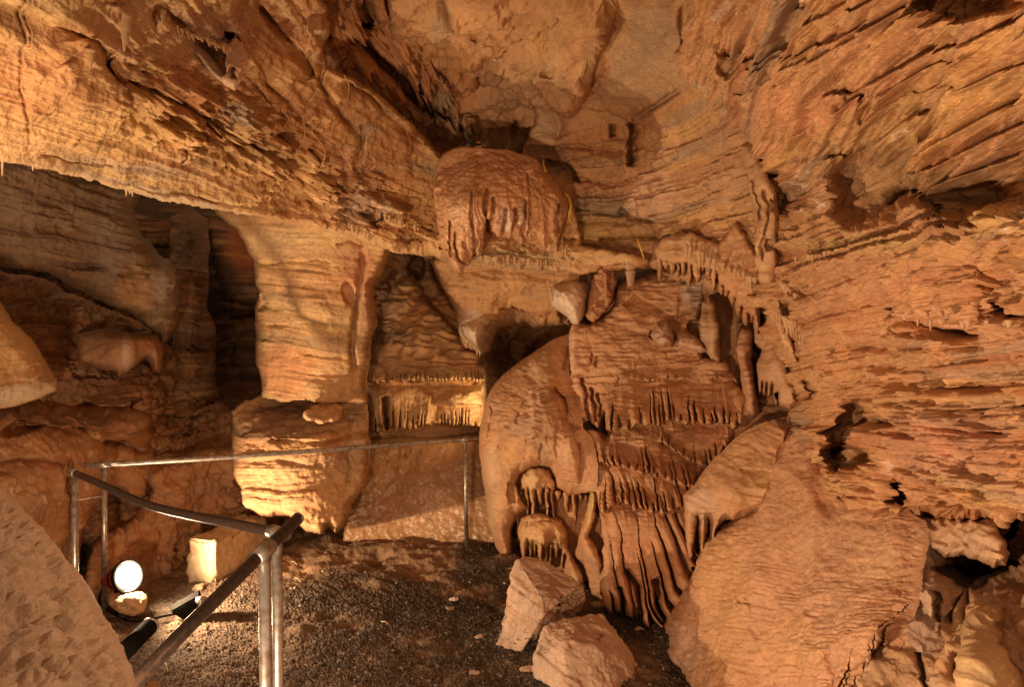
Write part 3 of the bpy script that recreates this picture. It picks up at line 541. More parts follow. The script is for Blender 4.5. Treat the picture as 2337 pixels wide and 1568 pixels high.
# ---- left roof slab
def ls_det(P,U,V):
    up = sstep(40, -120, V-(150+.30*U)) ; lump = sstep(-30,120, 170+.25*U-V)
    return strata(P,.10,.011,.6,(.02,-.05,1),60,4)*(1-.4*lump)+ .035*fbm(P,2.6,5,.55,seed=61)*lump
def ls_blocks(P,U,V):
    m = np.exp(-((V-(205+.52*(U-330)))/85)**2)*sstep(230,330,U)
    return m*(strata(P,.13,.10,2.2,(.35,-.1,.9),62,3)+.04*fbm(P,7,3,seed=63))
tag(sheet('roof_slab', [(-300,-320),(600,-320),(690,-60),(745,20),(752,80),(735,112),(745,150),(790,170),(860,210),(930,275),(978,325),(1000,350),(1040,400),(1300,440),(1330,560),(1480,590),(1480,604),(1400,606),(1330,624),(1250,618),(1150,604),(1040,590),(980,585),(920,577),(880,566),(840,556),(800,538),(700,512),(640,500),(567,487),(483,476),(420,462),(370,458),(333,444),(287,434),(253,424),(213,406),(143,392),(73,378),(0,364),(-300,330)],
    [(-250,-250,1.9),(-250,300,2.6),(0,0,2.5),(0,200,2.75),(0,360,3.05),(200,0,2.75),(200,200,3.05),(200,400,3.6),(400,0,3.2),(400,250,3.75),(400,455,4.35),(600,0,3.9),(600,250,4.6),(600,490,5.3),(740,100,4.7),(800,300,5.5),(800,530,6.0),(870,250,5.7),(900,450,6.2),(970,340,6.5),(1000,585,6.6),(1250,610,6.55),(1480,600,6.1),(1250,480,6.8),(500,-300,2.6)],
    (ROUGH(.06,1.1,37),ls_det,ls_blocks,ROUGH(.016,9,38),ROUGH(.008,20,39),lambda P,U,V: knobs(P,.06,.018,(0,2),31,.1)*sstep(-30,120, 170+.25*U-V)+.02*ripples(P,.05,1,31)*sstep(-30,120, 170+.25*U-V)),
    cst((.60,.39,.19),[(150,120,160,90,(.62,.37,.18),.7),(300,60,120,70,(.62,.40,.24),.7),(480,60,90,60,(.56,.37,.26),.8),(420,180,110,50,(.56,.30,.15),.8),(520,130,60,60,(.52,.36,.27),.7),(600,200,120,80,(.46,.28,.13),.8),(420,260,70,50,(.42,.21,.10),.8),(700,280,120,70,(.50,.28,.13),.8),(250,290,180,60,(.64,.44,.2),.8),(560,420,160,50,(.62,.40,.19),.7),(530,250,26,24,(.36,.30,.22),.8),(820,400,80,70,(.54,.33,.18),.8),(830,480,60,40,(.60,.45,.33),.7),(1150,600,150,25,(.50,.38,.22),.7),(900,330,60,40,(.46,.25,.12),.8),(780,230,60,50,(.50,.29,.14),.7),(40,60,60,80,(.42,.27,.13),.6)],
        band=.40,bed=(.02,-.05,1),seed=8,band_cols=((.40,.32,.22),(.66,.47,.22),(.46,.24,.11))),
    R=9, back=.3, seal=.9, margin=1.6, rough=(4,22), mat=M_BEDS, seed=34, step=2.2,
    ops=[('crack',[(250,112),(252,165),(300,190),(360,210),(410,228),(440,250)],6,.13),('crack',[(38,-50),(46,60),(40,150),(38,200),(55,260),(60,330)],3,.025),('crack',[(56,-20),(60,60),(50,110)],2,.02),('ledge',[(80,348),(140,358),(200,370),(262,372)],6,.06),('ledge',[(130,50),(200,75),(240,110),(250,155)],14,.10),
         ('pit',385,270,26,18,.16),('pit',440,270,36,34,.16),('pit',560,330,24,28,.10),('pit',620,370,26,20,.08),('crack',[(460,335),(430,345),(415,370)],3,.07),('crack',[(465,280),(466,310),(450,335)],4,.07),
         ('ledge',[(350,0),(420,60),(480,110),(560,170),(620,240),(700,290)],18,.14),('ledge',[(590,0),(650,70),(700,130),(720,180)],20,.22),('ledge',[(500,90),(530,80),(560,110)],12,.12),('pit',528,85,10,9,.2),('ledge',[(600,180),(680,250),(760,330),(800,370)],16,.14),
         ('crack',[(735,112),(730,190),(760,245),(800,285),(830,330)],6,.12),('crack',[(830,290),(822,350),(812,400)],6,.1),('ledge',[(780,175),(860,235),(930,300),(970,330)],14,.2),('crack',[(985,295),(980,335)],10,.3),('pit',490,290,12,30,.1),('ledge',[(560,290),(640,310),(680,340)],10,.1),
         ('ledge',[(640,235),(560,240),(500,230)],10,-.05),('crack',[(512,300),(560,325),(600,345)],4,.1),('crack',[(723,340),(708,390)],4,.1),
         ('crack',[(780,440),(800,400),(826,380)],8,.10),('ledge',[(840,425),(900,440),(960,450)],8,.10),('ledge',[(790,480),(860,470),(900,490)],10,.12),('pit',855,500,18,22,.22),('ledge',[(860,520),(930,515),(1000,530)],7,.10),('ledge',[(800,398),(860,390),(940,410)],8,.07),
         ('ledge',[(420,440),(520,460),(640,478),(760,500)],5,.05),('crack',[(300,430),(380,440),(500,455),(620,470)],2.5,.03),('ledge',[(1000,560),(1150,575),(1300,600)],7,.10),('ledge',[(1280,545),(1380,540),(1480,560)],8,.15),
         ('ridge',[(262,0),(275,60),(290,105)],20,.05),('ridge',[(180,70),(200,110),(212,145)],26,.06),('ridge',[(140,130),(165,190)],22,.05),('ridge',[(352,40),(380,50)],18,.06),('ridge',[(700,75),(735,80)],24,.16)]),
    kind='structure')

# ---- hanging flowstone bulb
B1 = [(990,410),(997,375),(1012,350),(1035,340),(1057,336),(1090,338),(1122,341),(1160,344),(1197,355),(1222,366),(1239,381),(1262,404),(1282,437),(1299,467),(1296,490),(1288,505),(1280,524),(1276,550),(1271,576),(1264,562),(1259,552),(1250,556),(1237,571),(1232,556),(1224,548),(1212,552),(1200,552),(1190,563),(1182,548),(1170,540),(1160,545),(1150,535),(1142,538),(1134,541),(1128,532),(1120,528),(1115,509),(1111,500),(1108,522),(1104,545),(1098,578),(1089,588),(1084,575),(1078,580),(1066,608),(1060,600),(1053,621),(1038,617),(1028,606),(1021,599),(1012,575),(1006,556),(1000,530),(997,505),(994,480),(990,450)]
def bulb(P,U,V):
    return flutes(P,.11,.025,3)*sstep(390,460,V)+flutes(P,.035,.007,8)*sstep(360,430,V)
tag(sheet('hanging_flowstone', B1, [(965,430,6.35),(985,400,6.35),(1000,350,6.5),(1190,350,6.45),(1290,440,6.35),(1270,570,6.2),(1050,615,6.1),(1010,560,6.15),(1140,430,5.9),(1050,470,5.85),(1200,500,5.9),(1140,350,6.35),(1100,560,6.1)],
    (ROUGH(.04,3,40),bulb,lambda P,U,V: .012*fbm(P,18,4,.6)+ripples(P,.02,.006,4,.6)), cst((.63,.375,.205),[(1055,450,26,70,(.66,.42,.24),.8),(1085,470,24,90,(.56,.31,.16),.6),(1170,480,50,70,(.58,.33,.18),.7),(1160,500,9,30,(.70,.56,.44),.8),(1143,500,7,20,(.68,.52,.40),.7),(1190,490,7,30,(.64,.46,.34),.7),(1275,500,20,60,(.60,.38,.22),.7),(1140,370,80,24,(.40,.20,.09),.5)],band=.05,spots=((.72,.52,.36),.03,.85,.7)), R=22, back=.4, open_=[(30,[(997,372),(1035,340),(1090,338),(1160,344),(1222,366)])], rough=(2.5,14), step=1.6, mat=M_WET, seed=35,
    ops=[('crack',[(1096,345),(1095,400),(1093,450)],6,.05),('crack',[(1080,430),(1078,500),(1082,575)],3,.10),('crack',[(1112,420),(1110,470),(1112,515)],4,.12),('crack',[(1124,445),(1128,480),(1130,530)],3,.12),('crack',[(1152,470),(1151,510),(1154,535)],3.5,.12),('crack',[(1176,470),(1177,510),(1176,545)],3.5,.10),('crack',[(1199,450),(1200,500),(1198,550)],3,.10),('crack',[(1212,390),(1211,450),(1209,545)],2.5,.06),('crack',[(1267,460),(1266,490),(1264,530)],4,.12),
         ('crack',[(1024,500),(1026,540),(1030,590)],3,.12),('crack',[(1040,520),(1042,560),(1052,610)],3,.12),('crack',[(1058,540),(1064,570),(1068,600)],3,.08),('crack',[(1088,440),(1089,500),(1088,580)],1.5,.03),('crack',[(1096,440),(1096,500),(1095,560)],1.5,.03),('crack',[(1003,430),(1000,470),(1006,520)],4,.07),('pit',1143,500,4,10,.03)]),
    'large rounded brown flowstone mass hanging from the roof slab', 'flowstone')
# ------------------------------------------------------------------ the great flowstone cascade in the middle
FC = lambda blobs=(), **k: cst((.52,.295,.155), blobs, band=k.get('band',.06), spots=k.get('spots',((.64,.44,.28),.05,1.0,.5)), mott=.18)
RIP = lambda pitch=.045, amp=.012, s=0, el=.35: (lambda P,U,V: ripples(P,pitch,amp,s,el))
def flow(name, poly, ctrl, label, det=(), col=None, cat='flowstone', **k):
    kw = dict(R=26, back=.45, seal=.4, rough=(2.5,18), step=1.9, mat=M_FLOW); kw.update(k)
    return tag(sheet(name, poly, ctrl, tuple(det), col or FC(), **kw), label, cat)
# core body that everything drapes over
flow('flowstone_core', [(1290,780),(1330,720),(1400,640),(1500,610),(1600,600),(1690,620),(1700,760),(1760,900),(1800,1000),(1700,1300),(1600,1440),(1450,1430),(1350,1370),(1290,1320),(1240,1290),(1200,1290),(1180,1180),(1200,1060),(1280,960)],
     [(1300,780,7.5),(1420,650,7.3),(1600,620,6.6),(1700,800,6.1),(1450,900,6.9),(1400,1100,6.6),(1620,1000,6.0),(1700,1100,5.5),(1500,1400,6.0),(1300,1300,6.8),(1220,1200,7.2),(1240,1100,7.2)],
     'dark inner rock seen in the hollows of the big flowstone cascade', (ROUGH(.06,3,70),), FC([(1300,1150,80,80,(.34,.19,.09),.5)]), seed=40)
# left dome
flow('flowstone_dome', [(1300,765),(1305,800),(1296,840),(1305,880),(1325,930),(1330,980),(1350,1000),(1362,1060),(1362,1116),(1330,1124),(1300,1132),(1285,1120),(1272,1112),(1266,1090),(1256,1068),(1232,1062),(1210,1068),(1188,1085),(1178,1105),(1190,1140),(1205,1160),(1178,1178),(1166,1210),(1166,1262),(1163,1282),(1143,1276),(1130,1235),(1118,1190),(1108,1120),(1096,1040),(1095,985),(1104,950),(1112,920),(1122,892),(1150,858),(1190,825),(1225,800),(1262,778)],
     [(1295,770,7.7),(1190,830,7.5),(1115,930,7.4),(1100,1000,7.3),(1110,1100,7.3),(1150,1270,7.15),(1300,900,6.9),(1200,1000,6.6),(1170,1120,6.75),(1350,1060,6.3),(1300,1110,6.4),(1250,950,6.5),(1250,850,6.95)],
     'big smooth rounded flowstone dome left of the rippled cascade',
     (ROUGH(.05,1.5,71),RIP(.03,.009,1,.4),ROUGH(.028,5,171),lambda P,U,V: flutes(P,.30,.03,5,lean=.35),lambda P,U,V: flutes(P,.09,.012,15,lean=.35)*np.clip(.4+1.5*fbm(P,2,2,seed=172),0,1.4),lambda P,U,V: .006*fbm(P,20,3)), FC([(1235,1000,30,60,(.46,.29,.17),.6),(1140,960,16,80,(.46,.28,.16),.6),(1240,860,22,60,(.44,.27,.16),.5),(1290,1010,22,50,(.60,.38,.22),.6),(1215,1040,26,16,(.60,.34,.17),.6),(1215,900,16,90,(.60,.40,.25),.7),(1120,1130,20,120,(.58,.40,.25),.7),(1165,1040,14,40,(.62,.36,.15),.7),(1185,975,20,26,(.38,.26,.19),.6),(1270,880,22,20,(.58,.30,.11),.8)]), R=46, back=.35, seal=.1, rough=(3,50), seed=41, open_=[(60,[(1300,790),(1305,880),(1325,930),(1350,1000),(1362,1060),(1362,1116)])],
     ops=[('crack',[(1120,925),(1122,960),(1118,1000),(1105,1020)],3,.08),('crack',[(1105,1110),(1106,1140),(1112,1170)],4,.10),('crack',[(1300,790),(1292,830),(1282,850)],4,.08),('ledge',[(1260,880),(1290,905),(1300,960),(1330,980)],14,.15),('crack',[(1205,890),(1195,930),(1185,970)],5,.05),('pit',1165,1130,12,26,.1),('crack',[(1275,960),(1270,1000),(1274,1050)],3,.04),('crack',[(1240,1010),(1236,1040),(1240,1062)],3,.04),('ledge',[(1195,1002),(1240,994),(1290,1006)],9,.05),('crack',[(1150,1000),(1142,1050),(1140,1110)],3,.03),('ridge',[(1250,880),(1225,940),(1215,1000)],18,.05),('ridge',[(1300,1000),(1305,1040),(1310,1080)],14,.05),('crack',[(1325,1010),(1322,1050),(1326,1100)],3,.06),('ledge',[(1210,980),(1200,1010),(1204,1050)],10,.08)])
flow('dripping_flowstone', [(1186,1100),(1192,1080),(1210,1066),(1240,1064),(1258,1072),(1266,1095),(1268,1120)] + list(reversed(fringe((1196,1125),(1362,1120),12,20,78,21,lean=.08))) + [(1188,1122)],
     [(1188,1100,6.9),(1262,1080,6.85),(1220,1090,6.65),(1200,1180,6.9),(1330,1130,6.5)], 'knobbly ochre flowstone lump with dripping fingers in the cascade hollow', (ROUGH(.05,5,72),ROUGH(.02,14,73)), FC([(1220,1090,40,30,(.66,.44,.22),.9),(1230,1150,60,30,(.60,.38,.18),.7)]), R=12, back=.3, seed=42)
flow('dripping_flowstone', [(1183,1200),(1190,1180),(1220,1170),(1260,1176),(1285,1188),(1296,1215),(1300,1250),(1330,1310),(1340,1350),(1300,1330),(1285,1310)] + list(reversed(fringe((1188,1240),(1288,1262),8,8,42,22))) + [(1183,1230)],
     [(1184,1200,6.85),(1240,1175,6.9),(1240,1230,6.5),(1290,1260,6.5),(1200,1270,6.8),(1330,1340,6.2)], 'rounded ochre flowstone hump under the dripping lump, fluted at its foot', (ROUGH(.05,4,74),ROUGH(.015,14,75),lambda P,U,V: flutes(P,.07,.03,5)*sstep(1200,1240,V)), FC([(1240,1220,60,40,(.62,.40,.19),.8),(1320,1300,20,30,(.66,.48,.28),.6)]), R=16, back=.4, seed=43,
     ops=[('ledge',[(1200,1195),(1240,1188),(1285,1200)],6,.04)])
flow('flowstone_column', [(1305,1270),(1330,1200),(1346,1130),(1352,1110),(1365,1130),(1360,1180),(1345,1225),(1360,1250),(1378,1290),(1384,1340),(1384,1378),(1350,1358),(1342,1330),(1330,1290)],
     [(1310,1270,6.5),(1355,1120,6.3),(1350,1250,6.1),(1380,1370,5.9),(1340,1340,6.1)], 'slender bottle shaped flowstone column at the foot of the cascade', (ROUGH(.03,4,76),lambda P,U,V: knobs(P,.03,.012,dens=-.6)), FC([(1350,1150,12,60,(.68,.47,.22),.8)]), R=16, back=.35, seed=44)
# the draped body: one skin, fold below fold
flow('flowstone_cascade', [(1297,770),(1306,744),(1330,735),(1345,740),(1385,715),(1402,690),(1405,650),(1425,638),(1480,622),(1553,608),(1598,608),(1615,640),(1612,690),(1600,735),(1598,745),(1604,790),(1608,816),(1622,822),(1643,826),(1652,822),(1664,834),(1674,858),(1677,882),(1700,900),(1712,940),(1706,962),(1690,985),(1670,1010),(1645,1048),(1612,1078),(1597,1110),(1585,1150),(1605,1180),(1612,1230),(1600,1290),(1580,1330),(1545,1390),(1500,1428),(1478,1427),(1440,1405),(1395,1388),(1382,1370),(1376,1300),(1378,1240),(1370,1195),(1362,1125),(1348,1118),(1340,1060),(1335,1010),(1345,985),(1384,990),(1380,940),(1372,962),(1364,980),(1352,968),(1345,955),(1334,966),(1322,963),(1318,920),(1308,880),(1300,830)],
     [(1300,760,7.05),(1345,742,6.95),(1480,640,6.9),(1600,620,6.6),(1600,735,6.3),(1660,830,5.95),(1700,940,5.55),(1320,950,6.65),(1380,940,6.4),(1480,800,6.45),(1560,870,6.1),(1540,960,5.95),(1460,1010,6.0),(1350,1060,6.35),(1480,1080,5.9),(1590,1090,5.65),(1640,1030,5.7),(1480,1160,5.85),(1570,1150,5.65),(1380,1300,6.05),(1440,1300,5.85),(1540,1280,5.7),(1400,1385,5.85),(1490,1420,5.6),(1600,1220,5.75)],
     'great rippled flowstone cascade, fold upon fold of fins from roof to gravel',
     (ROUGH(.06,2,82),lambda P,U,V: flutes(P,.33,.05,33,lean=-.12)*sstep(800,900,V),lambda P,U,V: ripples(P,.034,.0085,6,.3,proj=6)*sstep(1250,1150,V),lambda P,U,V: ripples(P,.05,.014,16,.3,proj=6)*sstep(960,880,V),ROUGH(.012,7,83),ROUGH(.006,22,84)),
     FC([(1580,660,30,55,(.46,.36,.27),.9),(1540,700,30,20,(.60,.38,.23),.6),(1305,830,10,90,(.72,.50,.34),.9),(1335,880,30,60,(.58,.33,.19),.6),(1400,790,60,60,(.47,.27,.14),.5),(1450,1000,90,30,(.47,.28,.15),.5),(1650,930,30,40,(.56,.32,.19),.6),(1600,955,30,20,(.56,.27,.13),.6),(1640,1020,24,40,(.54,.26,.13),.7),(1450,1060,100,25,(.52,.26,.13),.6),(1450,1140,90,25,(.54,.27,.13),.6),(1470,1280,80,90,(.54,.275,.14),.7),(1400,1330,24,70,(.56,.36,.21),.6)]), R=18, back=.4, rough=(3,24), seed=50, step=1.6, cracks=.006, open_=[(40,[(1345,985),(1340,1060),(1348,1118)])],
     ops=[('drape',[(1400,872),(1440,866),(1480,865),(1530,868),(1580,874)],(30,.06),.09,22,10,0,1),('drape',[(1625,868),(1650,872),(1680,886)],(20,.05),.10,20,8,0,2),('drape',[(1450,838),(1520,830),(1600,842)],(20,.03),.03,30,4,0,12),
          ('drape',[(1372,985),(1400,985),(1432,982),(1445,968),(1466,963),(1529,963),(1596,964),(1606,971),(1649,972),(1680,972),(1712,958)],(100,.26),.20,17,58,0.02,3),
          ('drape',[(1500,1002),(1530,1022),(1560,1044),(1590,1060),(1612,1074),(1640,1048),(1668,1010)],(36,.10),.15,13,34,.12,4),
          ('drape',[(1362,1056),(1390,1062),(1413,1068),(1466,1077),(1525,1098),(1560,1110),(1595,1112)],(62,.22),.17,14,52,.22,5),
          ('drape',[(1368,1160),(1390,1172),(1412,1152),(1448,1160),(1476,1168),(1508,1170),(1547,1165),(1585,1142)],(52,.20),.17,14,64,.20,6),
          ('drape',[(1375,1380),(1400,1392),(1440,1410),(1490,1432),(1510,1424),(1550,1385),(1590,1310),(1612,1260)],(150,.14),.24,17,190,.24,7),
          ('crack',[(1440,1300),(1462,1340),(1470,1420)],6,.3),('crack',[(1500,1320),(1512,1370),(1512,1420)],7,.3),('crack',[(1425,1340),(1430,1400)],5,.3),
          ('crack',[(1316,880),(1324,920),(1330,960)],2.5,.12),('crack',[(1330,860),(1340,910),(1346,955)],3,.16),('crack',[(1346,880),(1356,920),(1362,965)],3.5,.18),('crack',[(1362,890),(1368,930),(1374,950)],3,.16),('ledge',[(1340,745),(1352,800),(1348,850)],10,.05),
          ('pit',1352,815,5,12,.08),('pit',1364,822,5,12,.08),('pit',1510,757,28,16,.22),('pit',1585,750,16,18,.22),('ledge',[(1470,760),(1520,770),(1560,762)],12,.06),('crack',[(1548,660),(1546,700),(1552,735)],4,.06),('ledge',[(1420,690),(1450,672),(1500,690),(1540,720)],12,.08),('ridge',[(1560,640),(1570,690),(1565,735)],22,.08),('crack',[(1290,1000),(1310,1010)],4,.01)])
flow('stalagmite_lump', [(1484,765),(1492,750),(1500,738),(1510,742),(1518,732),(1530,745),(1538,765),(1534,786),(1515,790),(1500,782)], [(1484,765,6.3),(1538,765,6.15),(1515,745,6.15),(1515,788,6.0)], 'craggy grey brown broken lump sitting on the main upper tier', (ROUGH(.06,9,83),), FC([(1510,760,40,40,(.50,.36,.25),.8)]), cat='rock', R=12, back=.2, seed=51)
flow('stalagmite_lump', [(1545,760),(1556,752),(1570,758),(1600,776),(1618,800),(1600,806),(1570,796),(1548,788)], [(1545,760,6.2),(1570,755,6.1),(1610,800,5.9),(1560,790,6.0)], 'smaller pale broken lump right of the craggy one', (ROUGH(.04,9,84),), FC([(1570,780,40,40,(.60,.40,.27),.8)]), cat='rock', R=12, back=.2, seed=52)
flow('pitted_rock', [(1338,720),(1350,640),(1380,600),(1405,612),(1408,650),(1395,690),(1375,715),(1355,735)], [(1345,700,6.95),(1400,620,6.95),(1370,660,6.88),(1360,730,6.9)], 'red brown pitted rock beside the cream wedge', (ROUGH(.10,6,85),ROUGH(.035,14,86),lambda P,U,V: flutes(P,.10,.04,37)), FC([(1370,660,50,70,(.42,.22,.12),.8)]), cat='rock', R=10, back=.12, seed=53)
# columns and hanging ribs between cascade and bedded wall
def col_(poly, ctrl, label, seed, base=(.53,.31,.165), fl=.07, name='flowstone_column', R=14, back=.3, ops=(), cat='column'):
    return flow(name, poly, ctrl, label, (ROUGH(.035,3,seed),lambda P,U,V: flutes(P,fl,.03,seed),RIP(.04,.008,seed)), cst(base, band=.08, spots=((.66,.46,.3),.05,1.0,.5)), cat=cat, R=R, back=back, seed=seed, ops=ops)
tag(sheet('dripstone_recess', [(1520,560),(1600,540),(1760,560),(1790,760),(1840,900),(1850,1000),(1700,980),(1640,900),(1620,780),(1590,640)], [(1530,570,6.5),(1760,580,5.6),(1650,800,6.5),(1720,950,6.0),(1840,950,5.2),(1640,720,6.6)],
    (ROUGH(.1,2.5,87),BEDS(.1,.04,1.5,s=88)), cst((.38,.22,.115)), R=16, back=.3, mat=M_ROCK, seed=54), kind='structure')
col_([(1604,690),(1618,675),(1634,690),(1640,740),(1642,790),(1642,828),(1622,820),(1608,800),(1600,760)], [(1604,700,6.0),(1640,700,5.9),(1622,820,5.85),(1625,740,5.8)], 'short grey tan column pair left of the dark slot', 60, (.50,.33,.19), .06)
col_([(1600,790),(1596,745),(1604,720),(1612,745),(1612,800)], [(1600,790,6.05),(1604,720,6.1),(1610,760,6.0)], 'narrow grey column at the left of the column pair', 59, (.45,.32,.2))
col_([(1684,760),(1690,745),(1714,742),(1722,760),(1718,820),(1724,870),(1732,920),(1732,945),(1700,972),(1676,975),(1668,960),(1692,900),(1688,850),(1680,800)], [(1686,760,5.75),(1715,760,5.7),(1730,930,5.3),(1680,970,5.35),(1705,850,5.4)], 'thick pinkish flowstone column joining roof and cascade', 61, (.52,.30,.18), .1, R=20, back=.4)
col_([(1722,752),(1740,748),(1762,760),(1778,790),(1790,830),(1800,870),(1815,890),(1822,920),(1800,935),(1780,925),(1768,900)]+list(reversed(fringe((1730,870),(1780,885),4,20,50,31)))+[(1728,830),(1740,800),(1722,780)], [(1725,760,5.3),(1770,780,5.1),(1740,900,5.1),(1810,910,4.85),(1765,840,4.95)], 'drooping orange drapery with root like fingers at the wall edge', 62, (.56,.35,.2), .06, name='flowstone_drapery', R=11, back=.25, cat='flowstone')
col_([(1690,330),(1720,320),(1736,360),(1752,400),(1775,440),(1782,500),(1776,560),(1780,600),(1770,640),(1748,650),(1732,640),(1726,560),(1716,470),(1706,400)], [(1700,340,5.0),(1740,400,4.75),(1775,500,4.6),(1770,630,4.65),(1735,640,4.75),(1730,500,4.75)], 'long tan dripstone drapery hanging from the corner of the bedded wall', 63, (.56,.36,.2), .05, name='flowstone_drapery', R=16, back=.35, cat='flowstone',
     ops=[('crack',[(1722,400),(1732,480),(1738,560)],3,.08),('crack',[(1745,430),(1752,500),(1750,600)],3,.08),('pit',1765,560,8,14,.12),('pit',1760,470,6,16,.1)])
col_([(1762,650),(1775,640),(1782,680),(1790,740),(1800,760),(1812,790),(1822,826),(1812,832),(1800,800),(1790,790),(1780,760),(1768,720)], [(1765,660,4.75),(1785,700,4.6),(1815,825,4.55),(1790,780,4.6)], 'slim winding rib of dripstone on the left end of the bedded wall', 64, (.60,.40,.22), .04, name='flowstone_rib', R=9, back=.15, cat='flowstone')
col_([(1495,570),(1520,545),(1560,530),(1600,540),(1650,560),(1690,580),(1700,620)]+list(reversed(fringe((1500,590),(1690,630),14,8,48,33,keep=.9))), [(1500,570,5.9),(1560,540,5.7),(1690,600,5.2),(1510,600,5.85),(1680,640,5.2),(1600,590,5.5)], 'ragged fringe of dripstone hanging above the grey end of the cascade', 65, (.53,.32,.17), .08, name='flowstone_fringe', R=12, back=.3, cat='flowstone')
col_([(1636,560),(1680,500),(1720,560),(1740,600),(1738,680),(1736,745)]+list(reversed(fringe((1640,640),(1736,745),7,8,40,34,keep=.9)))+[(1640,600)], [(1640,600,5.3),(1690,520,5.2),(1730,640,5.0),(1736,745,5.0),(1660,660,5.2)], 'lumpy orange dripstone mass with ragged underside at the wall corner', 66, (.52,.30,.155), .06, name='flowstone_fringe', R=14, back=.3, cat='flowstone')

# ---- big rippled slope, lower right
SL = [(1700,975),(1740,955),(1748,930),(1800,935),(1830,945),(1862,960),(1880,990),(1898,1020),(1902,1060),(1908,1100),(1912,1140),(1935,1152),(2000,1156),(2060,1165),(2110,1190),(2120,1240),(2108,1290),(2100,1360),(2082,1430),(2050,1490),(2012,1560),(2012,1700),(1560,1700),(1545,1568),(1508,1500),(1502,1440),(1520,1400),(1548,1365),(1572,1320),(1590,1270),(1600,1230),(1640,1190),(1700,1160),(1690,1040)]
tag(sheet('flowstone_slope', SL, [(1700,980,5.5),(1750,945,5.35),(1860,965,4.9),(1905,1080,4.45),(1760,1100,4.8),(1600,1240,5.2),(1510,1440,5.25),(1560,1350,5.1),(1700,1250,4.6),(1700,1400,4.3),(1850,1250,4.1),(1930,1180,4.05),(2060,1220,3.6),(2070,1340,3.3),(1900,1400,3.55),(1560,1560,4.6),(1750,1560,3.8),(1950,1540,3.1),(1700,1700,3.6),(1950,1700,2.9),(2120,1250,3.42),(2150,1350,3.08),(2100,1500,2.82),(2300,1300,3.0),(2250,1600,2.5),(2200,1200,3.4)],
    (ROUGH(.05,1.3,90),lambda P,U,V: ripples(P,.022,.0045,8,.42,proj=4.3)*np.clip(.75+1.1*fbm(P,1.7,3,seed=91),.1,1.6),lambda P,U,V: .03*fbm(P,2.2,3,seed=92)+flutes(P,.30,.025,35),ROUGH(.014,6,88),ROUGH(.004,40,89),lambda P,U,V: knobs(P,.024,.011,dens=-.7)*sstep(.2,.7,np.exp(-(((U-1565)/75)**2+((V-1470)/110)**2))*1.6+.4*fbm(P,4,2)-.2),lambda P,U,V: knobs(P,.03,.010,dens=.3)*sstep(1600,1520,U-.2*(V-1300))*.7),
    cst((.55,.325,.19),[(1660,1420,60,180,(.60,.35,.15),.6),(1900,1300,90,150,(.55,.34,.21),.6),(1990,1270,60,80,(.62,.41,.24),.6),(1850,1130,70,50,(.56,.32,.17),.6),(1560,1480,45,60,(.56,.40,.29),.7),(1800,1480,90,70,(.62,.37,.18),.7),(1610,1200,30,40,(.42,.28,.17),.6)],band=.04,mott=.12,spots=((.70,.52,.36),.03,1.15,.7)),
    R=60, back=.9, seal=.4, rough=(6,24), step=1.9, mat=M_FLOW, seed=70, open_=[(70,[(1908,1110),(1935,1152),(2060,1165),(2120,1200),(2115,1290),(2100,1360),(2082,1430),(2050,1490),(2012,1560),(2012,1720)])],
    ops=[('drape',[(1870,1640),(1930,1600),(1975,1560),(2010,1510),(2045,1470)],(80,.08),.09,22,105,-.75,7),('crack',[(1725,1420),(1738,1480),(1752,1530),(1770,1600)],5,.012),('ledge',[(1720,1360),(1728,1385),(1700,1380)],8,.05),('ledge',[(1895,1490),(1900,1530),(1930,1600)],10,.06)]),
    'broad rippled pink brown flowstone slope filling the lower right', 'flowstone')
# overlapping lobe on its upper left
tag(sheet('flowstone_lobe', [(1640,1040),(1700,985),(1750,965),(1790,985),(1786,1050),(1783,1085),(1772,1100),(1764,1130),(1752,1158),(1700,1185),(1655,1190)]+list(reversed(fringe((1562,1180),(1640,1195),3,50,95,41,keep=1)))+[(1560,1130),(1600,1080)],
    [(1640,1040,5.3),(1750,970,5.15),(1785,1060,4.75),(1755,1155,4.65),(1560,1150,5.2),(1600,1240,5.1),(1680,1120,4.75)],
    (ROUGH(.04,2.2,91),RIP(.035,.010,10),lambda P,U,V: flutes(P,.12,.04,17)*sstep(1120,1160,V)), cst((.56,.335,.18),[(1740,1100,36,36,(.64,.42,.19),.8),(1700,1150,60,25,(.62,.38,.18),.7),(1600,1150,30,50,(.56,.38,.27),.8)],band=.04), R=18, back=.35, rough=(3,24), step=1.9, mat=M_FLOW, seed=71, open_=[(50,[(1640,1040),(1700,985),(1750,965),(1785,985)])],
    ops=[('ledge',[(1690,1075),(1740,1068),(1765,1080)],7,.05)]),
    'orange lobe of flowstone overlapping the top of the rippled slope', 'flowstone')
